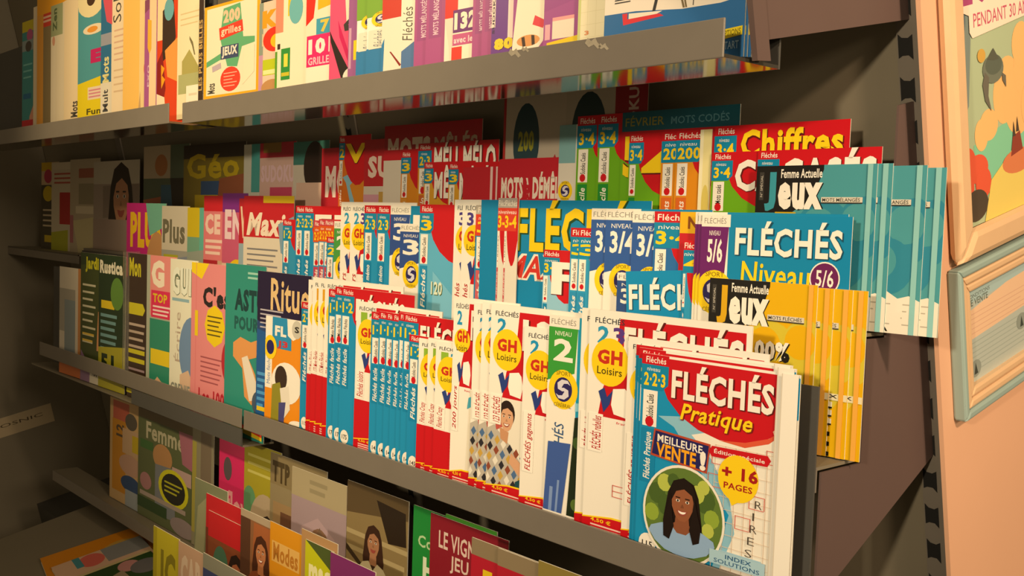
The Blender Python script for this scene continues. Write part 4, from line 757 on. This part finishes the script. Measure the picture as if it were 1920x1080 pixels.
TU.add(296, -6, None, OP('#d8441c', ('r', 0, 0, 60, 40, '#eed6ac'), ('p', [(20, 14), (60, 4), (70, 40), (56, 52), (20, 60)], '#3c2a20'), ('e', 44, 14, 18, 10, '#6aa8b4'), ('p', [(30, 50), (80, 40), (80, 80), (40, 74)], '#ef9a4a'), ('p', [(0, 60), (20, 50), (34, 84), (10, 100), (0, 100)], '#8a1e1a'), ('p', [(16, 62), (30, 66), (20, 72), (32, 76), (18, 84)], '#e8a01c'), ('p', [(0, 88), (30, 92), (40, 100), (0, 100)], '#efdcc0')), 'black and fiery orange magazine on the top shelf', 'magazine', xr=346)
TU.add(334, -8, None, OP('#ecdcb8', ('l', 12, 18, 90, 3, 5, 1.2, '#d4bf94'), ('p', [(20, 62), (50, 52), (90, 70), (80, 84), (20, 80)], '#a8a05c'), ('p', [(50, 40), (64, 46), (74, 58), (70, 58), (60, 49), (50, 43)], '#77704e'), ('r', 6, 74, 90, 92, '#a9ab78'), ('r', 92, 40, 96, 100, '#e0a088')), 'cream and olive magazine with printed leaf, last before the shelf joint', 'magazine', xr=380, fl=.20)
TU.add(349, 172, None, OP('#f0e6d2', ('l', 20, 20, 80, 3, 20, 6, '#d8ccb4')), 'small white booklet slipped over the lip at the shelf joint', 'booklet', xr=374, fl=.186, cat='booklet', whole=True)
TU.add(374, 0, .02, OP('#3c2c24', ('v', 'LES PLUS BELLES', 8, 20, 80, 90, '#c8a464', .02)), 'dark narrow booklet with gold writing beside the yellow-framed cover', 'booklet', cat='booklet')
yf = lambda A: d_ops(A, '#f5a81c', [('r', 5, 3, 95, 97, '#ebdfc4'), ('p', [(36, 6), (66, 4), (72, 40), (92, 42), (92, 48), (70, 50), (62, 70), (44, 68), (40, 58), (5, 66), (5, 60), (36, 52), (30, 36)], '#5fa878'), ('t', '200', 36, 8, 66, 22, '#efc0a0', .06), ('p', [(28, 26), (70, 22), (72, 34), (30, 39)], '#d8402c'), ('t', 'grilles', 32, 26, 68, 36, '#f2d4b8', .02), ('r', 32, 46, 64, 60, '#3d4a6c'), ('t', 'JEUX', 34, 47, 62, 59, '#e6ddd0', .05), ('e', 50, 82, 18, 13, '#e0402c'), ('l', 38, 75, 62, 5, 3.4, .9, '#f2b49c'), ('p', [(16, 66), (32, 63), (33, 69), (17, 72)], '#b8a8b8'), ('v', 'Mots', 8, 84, 22, 95, '#4a4640', .02), ('p', [(74, 52), (92, 50), (92, 78), (72, 90)], '#f0e0c4')])
TU.add(384, 14, None, yf, 'yellow-framed magazine facing out at the start of the right shelf', xr=488)
TU.add(487, 8, .19, OP('#c08fb0', ('r', 0, 0, 8, 60, '#8a9488'), ('r', 8, 0, 100, 100, '#e6c4b0'), ('t', 'KI', 6, 10, 40, 30, '#e89a1c', .08), ('r', 6, 36, 20, 50, '#d8bc9c'), ('e', 30, 44, 22, 14, '#d8301c'), ('e', 34, 46, 12, 8, '#efb81c'), ('r', 8, 66, 34, 84, '#b8c41c'), ('r', 9, 78, 33, 83, '#e6e4a0'), ('e', 26, 98, 20, 9, '#ba8a58')), 'mauve children puzzle magazine with red and yellow flower shape')
TU.add(518, -6, .19, OP('#f0e2c8', ('r', 0, 0, 14, 40, '#e88a70'), ('r', 22, 0, 34, 24, '#f0c01c'), ('r', 0, 60, 4, 100, '#58962c'), ('r', 4, 52, 9, 58, '#3c2c20'), ('e', 36, 18, 12, 16, '#6ab0b8'), ('r', 11, 58, 27, 92, '#2f8c3c'), ('t', '1', 16, 64, 23, 78, '#e6d44a', .05), ('r', 12, 84, 26, 88, '#c8b82c')), 'white puzzle magazine with green card and green stripe')
TU.add(575, -4, None, OP('#eee0c8', ('p', [(0, 0), (50, 0), (26, 26), (0, 34)], '#d8281c'), ('p', [(40, 4), (100, 0), (100, 14), (40, 18)], '#f2b01c'), ('r', 36, 28, 94, 46, '#3f9ab8'), ('t', '7', 50, 30, 80, 44, '#e0c04a', .04), ('r', 4, 46, 96, 82, '#d8246c'), ('t', '101', 10, 50, 92, 68, '#f5e4dc', .06), ('t', 'GRILLES', 10, 71, 92, 80, '#f0b8c8', .03), ('r', 4, 82, 96, 100, '#efe6d4')), 'puzzle magazine with pink number panel on the top shelf', xr=630)
TU.add(620, -6, None, OP('#e0507c', ('p', [(40, 0), (100, 0), (100, 30), (60, 34)], '#efe2cc'), ('p', [(0, 40), (12, 50), (80, 96), (90, 100), (76, 100), (4, 54)], '#241a18'), ('p', [(30, 30), (60, 60), (90, 90), (80, 92), (36, 50)], '#c8185c'), ('p', [(50, 36), (70, 30), (82, 34), (66, 37), (80, 44), (54, 44)], '#3a3432'), ('e', 80, 100, 30, 12, '#e6e0d4')), 'hot pink magazine with slanted black ribbon', xr=672)
TU.add(655, -6, .17, OP('#9a5a94', ('r', 1, 40, 5, 90, '#c89ab8'), ('r', 9, 56, 14, 80, '#e6d01c')), 'plum coloured magazine edge between the pink and the blue covers')
sb = lambda A: (d_sport(A, '', '#7ab03a', None, '#3a80b4', 'FLÉCHÉS', tw=40), A.rect(0, 70, 40, 100, '#2f7cb4'), A.rect(0, 0, 100, 32, '#7aa83a'), A.rect(40, 0, 100, 40, '#c83a2c'), sport_badge(A, 24, 36, 16), A.rect(4, 48, 40, 71, '#e6e0d0'), A.vtext('fléchés', 12, 50, 30, 69, '#7c848c', .0, .2), A.poly([(52, 56), (100, 48), (100, 100), (48, 100)], '#e9e2d4'))
TU.fan([671, 690], [-10, -12], .16, sb, '{o} of two blue puzzle magazines with spiral badge on the top shelf', 'blue spiral badge magazines on the top shelf')
TU.add(718, -14, None, OP('#e9e2d2', ('r', 0, 0, 55, 34, '#c83a2c'), ('r', 56, 0, 100, 66, '#efe6d4'), ('v', 'Fléchés', 60, 24, 88, 66, '#5a5650', .0, .2), ('p', [(0, 66), (8, 58), (4, 100), (0, 100)], '#2f7cb4'), ('p', [(58, 78), (100, 66), (100, 100), (58, 100)], '#4f74a8'), ('p', [(24, 76), (28, 76), (58, 94), (54, 96)], '#8a2420')), 'white and blue puzzle magazine with slim red stroke', xr=784)
dp = OP('#a8508c', ('r', 4, 0, 22, 66, '#9a4c88'), ('v', 'MOTS MÉLANGÉS', 8, 10, 18, 62, '#e0c0d4', .02), ('p', [(24, 100), (60, 60), (100, 90), (100, 100)], '#b8609c'))
TU.fan([779, 801], [-14, -16], .16, dp, '{o} of two plum puzzle magazines with pale upright lettering', 'plum puzzle magazines on the top shelf')
TU.add(836, -16, None, OP('#efe4d4', ('r', 0, 0, 40, 40, '#d8302c'), ('r', 26, 30, 100, 62, '#6b2f78'), ('t', '132', 30, 34, 98, 58, '#f2e6d4', .06), ('r', 26, 64, 100, 80, '#c0588c'), ('t', 'avec les', 30, 68, 96, 77, '#ecd0d8', .03), ('p', [(24, 82), (60, 82), (48, 100), (24, 100)], '#e0382c'), ('r', 56, 82, 100, 100, '#f0e8d4'), ('p', [(0, 40), (24, 40), (24, 100), (16, 80)], '#e6d6c8')), 'puzzle magazine with white number on a violet panel', xr=896)
TU.fan([888, 906], [-18, -18], .14, dp, '{o} of two plum puzzle magazines past the violet number panel', 'plum puzzle magazines past the number panel')
TU.add(924, -18, None, OP('#6b3a90', ('r', 0, 0, 14, 60, '#e6d6cc'), ('v', 'SUDOKU', 3, 6, 12, 70, '#3c2c4c', .03), ('e', 60, 10, 26, 10, '#6aa03a'), ('r', 62, 10, 86, 80, '#ecd8d4'), ('t', '80', 12, 78, 84, 96, '#e6cc2c', .08, 0, False, '#3a1c4c', .06)), 'deep violet puzzle magazine with yellow number at its foot', xr=974)
TU.add(964, -22, None, OP('#9c4790', ('p', [(40, 0), (88, 0), (92, 60), (80, 90), (0, 100), (0, 92)], '#f0e6d2'), ('p', [(52, 62), (58, 48), (84, 58), (80, 70)], '#d8384a'), ('e', 42, 86, 30, 9, '#d8975a'), ('p', [(24, 80), (32, 79), (36, 94), (28, 95)], '#3c2a22'), ('p', [(50, 78), (58, 79), (60, 93), (52, 94)], '#3c2a22'), ('e', 72, 18, 10, 5, '#e8a8b4')), 'purple puzzle magazine with a white bird and striped bee', xr=1036)
TU.add(1022, -24, None, OP('#a04c94', ('p', [(0, 0), (100, 0), (90, 30), (0, 44)], '#984690'), ('r', 4, 66, 18, 92, '#e0a8b8'), ('r', 24, 56, 82, 62, '#e8a0a4'), ('r', 24, 62, 82, 92, '#e6dccc'), ('p', [(10, 97), (100, 90), (100, 95), (10, 100)], '#e6c81c')), 'purple magazine with pale square panel and yellow foot', xr=1092)
TU.add(1086, -26, None, OP('#ece4c4', ('g', 4, 4, 96, 96, 3, 4, '#d8cfa8', .8), ('r', 0, 0, 10, 100, '#c8cf8c'), ('t', '3', 26, 84, 42, 92, '#d88a5a', .04)), 'pale green magazine with ruled grid', xr=1138)
bird = lambda A: d_ops(A, '#efe4d6', [('p', [(0, 37), (24, 37.5), (58, 43), (84, 43), (100, 39), (100, 100), (0, 100)], '#2f6ca8'), ('p', [(14, 38.5), (18, 38.5), (18, 45), (42, 44), (45, 47), (15, 51)], '#d83a44'), ('p', [(19, 39), (44, 41.6), (40, 44), (19, 45)], '#eee4d4'), ('p', [(32, 4), (58, 6), (56, 20), (46, 25), (34, 24)], '#4a5a94'), ('p', [(39, 24), (41.4, 23.5), (39, 40), (36.6, 41)], '#3c3c40'), ('p', [(53, 8), (61, 9), (59, 25), (55, 25)], '#e0862c'), ('p', [(55.6, 25), (57, 25), (60, 42), (58.6, 42)], '#7a6a4c'), ('p', [(58, 25), (59.2, 25), (61.6, 42), (60.4, 42)], '#7a6a4c'), ('p', [(70, 0), (70.6, 0), (66, 41), (65.4, 41)], '#55504a'), ('p', [(86, 0), (87.4, 0), (93, 37), (91.6, 37)], '#2a2622'), ('l', 8, 22, 24, 2, 3, 1.2, '#3c3a3c'),
        ('r', 85, 62, 87, 70, '#d83a44'), ('p', [(84, 71), (99, 69), (99, 78), (84, 81)], '#e6cf2c'), ('t', 'OPTIONS', 85, 72.4, 98, 78.4, '#7a701c', .02, 0, False, None, 0, -1.6), ('t', 'START', 86, 83, 97, 91, '#9cc0e0', .02)])
TU.fan([1156, 1149, 1142, 1136], [-34, -33, -32, -31], .196, bird, '{o} of four copies of the white and blue cover with bird legs', 'white and blue covers with bird legs', left_front=True, whole=True)
TU.build()

# ------------------------------------------------------------------ tiers under the main rack
L3 = Row(1.06, -1.2, -0.80, 0.02, 0.003, 'under tier, back')
L3.add(207, 742, None, OP('#c9a878', ('r', 10, 2, 60, 20, '#c0604c'), ('r', 8, 20, 50, 90, '#c88a1c'), ('v', '12', 20, 24, 44, 36, '#5a4a34', .04), ('e', 66, 18, 18, 8, '#5a544c'), ('r', 40, 26, 90, 50, '#c8a888'), ('e', 64, 60, 34, 10, '#c09a88'), ('e', 66, 78, 30, 8, '#2c4a7c'), ('r', 70, 30, 100, 46, '#c8b01c'), ('r', 50, 84, 100, 100, '#9aa4b0')), 'orange-edged family magazine standing against the end panel on the lower shelf', 'magazine', xr=268)
L3.add(260, 762, None, OP('#5c6644', ('r', 0, 0, 100, 8, '#6a5c40'), ('t', 'Femme', 14, 10, 76, 26, '#b8b49c', .03), ('p', [(68, 8), (96, 8), (94, 40), (74, 36)], '#a86a80'), ('e', 42, 38, 16, 12, '#b88a5c'), ('p', [(30, 46), (60, 44), (64, 90), (30, 92)], '#7a808c'), ('r', 58, 42, 88, 54, '#c0a4a4'), ('r', 4, 28, 26, 36, '#3f6a38'), ('e', 14, 66, 10, 8, '#a87a80'), ('e', 60, 62, 24, 17, '#d2d01c'), ('e', 60, 62, 19, 13.5, '#24241c'), ('l', 46, 57, 74, 3, 4, 1.6, '#b8b82a'), ('r', 4, 76, 80, 80, '#a89a94'), ('r', 0, 82, 50, 92, '#2f4a28'), ('e', 76, 92, 20, 8, '#94868c')), 'green magazine with yellow-ringed black oval on the lower shelf', 'magazine', xr=376)
L3.add(362, 776, .11, OP('#8f8a74', ('r', 40, 6, 90, 100, '#7c6f60'), ('r', 0, 20, 20, 90, '#a8a04a')), 'drab magazine edge between the black oval cover and the pink one', 'magazine')
L3.add(412, 810, None, OP('#d8286c', ('r', 0, 0, 100, 14, '#e03a70'), ('e', 30, 26, 14, 9, '#5a5058'), ('t', 'flow', 26, 42, 110, 62, '#f0a8b4', .03), ('p', [(0, 50), (40, 60), (60, 90), (0, 90)], '#e06a3c'), ('p', [(30, 70), (100, 66), (100, 100), (20, 100)], '#a82a94')), 'hot pink magazine with pale script title on the lower shelf', 'magazine', xr=468)
L3.add(459, 826, None, OP('#a8a02c', ('l', 10, 8, 90, 3, 6, 2, '#c8c46a'), ('e', 16, 44, 18, 12, '#5f9a70'), ('e', 60, 60, 44, 26, '#b8a890'), ('f', 66, 66, 18, '#b88a68', '#2a2420', '#8a6a4c', True, False)), 'olive yellow magazine with a dark-haired head, beside the pink one', 'magazine', xr=528)
L3.add(508, 848, None, OP('#93876a', ('r', 0, 0, 100, 22, '#8a7c5c'), ('t', 'TTP', 4, 5, 36, 20, '#4c4028', .06), ('l', 42, 6, 96, 2, 6, 1.6, '#a89a78'), ('r', 6, 34, 60, 80, '#a08662'), ('r', 20, 40, 40, 70, '#6a4a38'), ('e', 70, 56, 20, 26, '#8c6a4c')), 'khaki magazine with dark block title, behind the lilac portrait', 'magazine', xr=614)
L3.add(548, 874, None, OP('#a894a0', ('r', 0, 0, 100, 20, '#b0a486'), ('l', 34, 5, 66, 2, 6, 3, '#9a9074'), ('p', [(10, 60), (20, 40), (50, 30), (80, 40), (96, 70), (100, 100), (0, 100)], '#b8a0ac'), ('e', 54, 64, 26, 27, '#8a6a54'), ('e', 44, 78, 13, 10, '#2a1c1c'), ('e', 70, 78, 13, 10, '#2a1c1c'), ('p', [(30, 60), (54, 36), (80, 62), (70, 52), (54, 46), (38, 54)], '#7c6450')), 'lilac magazine with a veiled face in dark glasses', 'magazine', xr=652)
L3.add(652, 900, None, OP('#8c7a54', ('p', [(0, 0), (100, 0), (100, 12), (0, 20)], '#5c4c34'), ('p', [(50, 6), (96, 8), (98, 28), (70, 30)], '#2a2018'), ('l', 0, 30, 100, 6, 10, 3, '#b0a078'), ('p', [(0, 40), (60, 60), (60, 63), (0, 44)], '#3c3020'), ('f', 46, 34, 10, '#a8785a', '#3a241a', '#cfc6a8', True, False), ('p', [(34, 60), (60, 54), (86, 88), (80, 100), (30, 100)], '#c8bc94')), 'beige magazine with a seated woman before stacked wood', 'magazine', xr=768)
L3.add(776, 946, .19, OP('#1f8a3c', ('t', 'Comment', 8, 16, 80, 23, '#b8d8a8', .02), ('t', 'H', 16, 28, 34, 42, '#e0ecd4', .05), ('e', 34, 66, 26, 14, '#e0a070')), 'bright green magazine with white capital letter, beside the maroon one', 'magazine')
L3.add(836, 963, .13, OP('#3c8a2c', ('r', 0, 0, 100, 10, '#4a9a34')), 'green magazine edge rising behind the maroon cover', 'magazine')
L3.add(808, 960, None, OP('#8a1a2c', ('t', 'LE VIGNERON', 12, 8, 96, 18, '#e0c8c0', .02), ('t', 'JEU', 28, 20, 52, 30, '#e0c8c0', .02), ('p', [(0, 40), (100, 34), (100, 100), (0, 100)], '#a81c40'), ('e', 40, 60, 24, 12, '#3c1420')), 'maroon magazine with pale serif title', 'magazine', xr=956)
L3.build()
L2 = Row(0.955, -1.2, -0.88, 0.02, 0.003, 'under tier, middle')
L2.add(366, 896, .15, OP('#7d8468', ('p', [(10, 20), (40, 10), (30, 60), (0, 60)], '#9a9c7c')), 'grey-green magazine edge in front of the black oval cover', 'magazine')
L2.add(387, 924, None, OP('#8a3a24', ('r', 0, 0, 100, 26, '#c8222c'), ('r', 0, 26, 100, 100, '#7c3c28'), ('e', 40, 50, 22, 20, '#3f6a54'), ('e', 76, 50, 20, 24, '#a86a48')), 'red-headed weekly with two faces, back copy', 'magazine', xr=470, group=None)
L2.add(391, 956, None, OP('#8a4a2c', ('r', 0, 0, 100, 22, '#cc242c'), ('e', 34, 44, 20, 18, '#4a7a64'), ('f', 74, 44, 14, '#b06a48', '#2a1a14', '#2c5a34', True, False), ('p', [(10, 66), (60, 60), (70, 100), (6, 100)], '#2c5c38')), 'red-headed weekly with two faces, front copy', 'magazine', xr=464)
L2.add(452, 952, None, OP('#8f6444', ('r', 0, 0, 30, 50, '#5a3c2c'), ('r', 0, 0, 100, 5, '#b0a08a'), ('p', [(40, 6), (90, 6), (96, 70), (80, 100), (30, 100)], '#a8643c'), ('f', 62, 26, 15, '#c08058', '#4a2a1c', '#8c4c2c', True, True)), 'brown magazine with a long-haired woman, between the red weekly and the amber one', 'magazine', xr=516)
L2.add(507, 976, None, OP('#d8941c', ('r', 6, 12, 84, 26, '#e0b464'), ('t', 'Modes', 10, 13, 80, 25, '#b87a2c', .03), ('f', 50, 50, 15, '#b87850', '#3c2418', '#5c6a70', True, True)), 'amber magazine with a woman in grey top', 'magazine', xr=574)
L2.add(566, 992, None, OP('#b08a60', ('p', [(20, 10), (90, 20), (80, 50), (30, 40)], '#8a5a44'), ('r', 40, 6, 100, 26, '#d8962c')), 'tan and orange magazine tucked behind the lime one', 'magazine', xr=634)
L2.add(573, 1010, None, OP('#4a5a2c', ('p', [(0, 0), (100, 14), (100, 40), (0, 30)], '#c0c41c'), ('t', 'mag', 14, 14, 90, 34, '#eae8b0', .05), ('p', [(10, 44), (70, 40), (60, 100), (10, 100)], '#9aa82c')), 'lime and dark green magazine on the lower shelf', 'magazine', xr=626)
L2.add(620, 1034, None, OP('#7a2c6c', ('p', [(0, 20), (40, 10), (60, 60), (0, 70)], '#3a5a94'), ('p', [(40, 20), (100, 10), (100, 100), (50, 100)], '#8c2c5c')), 'purple and blue magazine near the foot of the lower shelf', 'magazine', xr=705)
JE = lambda A: d_ops(A, '#b01c30', [('r', 0, 0, 100, 6, '#8a7a60'), ('t', 'Je', 8, 10, 60, 44, '#e0c01c', .07), ('r', 10, 50, 70, 54, '#c86a80'), ('p', [(8, 58), (90, 54), (90, 100), (8, 100)], '#c8c0b8')])
L2.fan([885, 934], [1006, 1028], .17, JE, '{o} of two red magazines with yellow title letters', 'red magazines with yellow title')
L2.add(1010, 1052, .17, OP('#8a7a3c', ('r', 6, 20, 90, 40, '#c8b41c'), ('e', 40, 60, 20, 14, '#3f7a4a')), 'ochre magazine last in view under the lip of the front tier', 'magazine')
L2.build()
L1 = Row(0.855, -1.6, -0.93, 0.02, 0.003, 'under tier, front')
L1.add(288, 984, None, OP('#c8bc28', ('t', 'IC', 30, 14, 86, 44, '#8a8018', .05), ('r', 0, 0, 14, 100, '#b0a41c'), ('p', [(30, 50), (80, 56), (80, 60), (30, 54)], '#a89a1c')), 'lime yellow magazine in front of the flat pile', 'magazine', xr=337)
L1.add(335, 1012, None, OP('#a83a3c', ('p', [(0, 0), (100, 0), (100, 46), (0, 36)], '#c8a48c'), ('t', 'CAR', 10, 8, 92, 34, '#dcc4b0', .06)), 'red magazine with cream head, next to the lime yellow one', 'magazine', xr=384)
L1.add(381, 1036, None, OP('#3a4474', ('r', 0, 0, 100, 10, '#8a8a7c'), ('t', 'MAG', 10, 24, 90, 90, '#a8a8b4', .08)), 'navy magazine with pale tall letters at the foot of the display', 'magazine', xr=482)
L1.build()

# magazines lying flat at the end of the lower shelf
def flat(name, label, far, near, z, depth, fn, t=0.004):
    """a magazine lying face up: its left edge runs from far to near (pixels on the plane z)"""
    P, Q = [ray(*p) * ((z - CZ) / ray(*p).z) for p in (far, near)]
    ex = (Q - P); w = ex.length; ex.normalize(); n = Vector((0, 0, -1)); up = ex.cross(n)
    M = Matrix(((ex.x, n.x, up.x, 0), (ex.y, n.y, up.y, 0), (ex.z, n.z, up.z, 0), (0, 0, 0, 1)))
    magazine(name, label, 'magazine', None, label, fn, round(w, 3), depth, Matrix.Translation(P + UP) @ M, t)
ZF = FLAT_Z
flat('magazine', 'thick orange magazine lying flat at the bottom of the pile by the end panel', (270, 982), (75, 1047), ZF + .013, .30, OP('#d88a14', ('r', 0, 20, 100, 40, '#b8742c'), ('e', 30, 60, 20, 20, '#c8a04a')), .012)
flat('magazine', 'pink and white magazine lying flat upon the orange one', (262, 1004), (96, 1064), ZF + .022, .24, OP('#d8b49a', ('r', 0, 60, 46, 100, '#8a8c90'), ('e', 60, 80, 14, 18, '#d86a60'), ('r', 70, 70, 78, 100, '#4a90a0')), .008)
flat('magazine', 'dark green magazine lying flat on top of the pile by the end panel', (280, 1030), (140, 1082), ZF + .030, .22, OP('#2c4a24', ('r', 0, 94, 100, 100, '#c8b88a'), ('e', 36, 76, 14, 16, '#c08a8c'), ('p', [(40, 0), (80, 0), (70, 60), (46, 70)], '#a09078'), ('e', 18, 60, 20, 20, '#6a6a70')), .007)
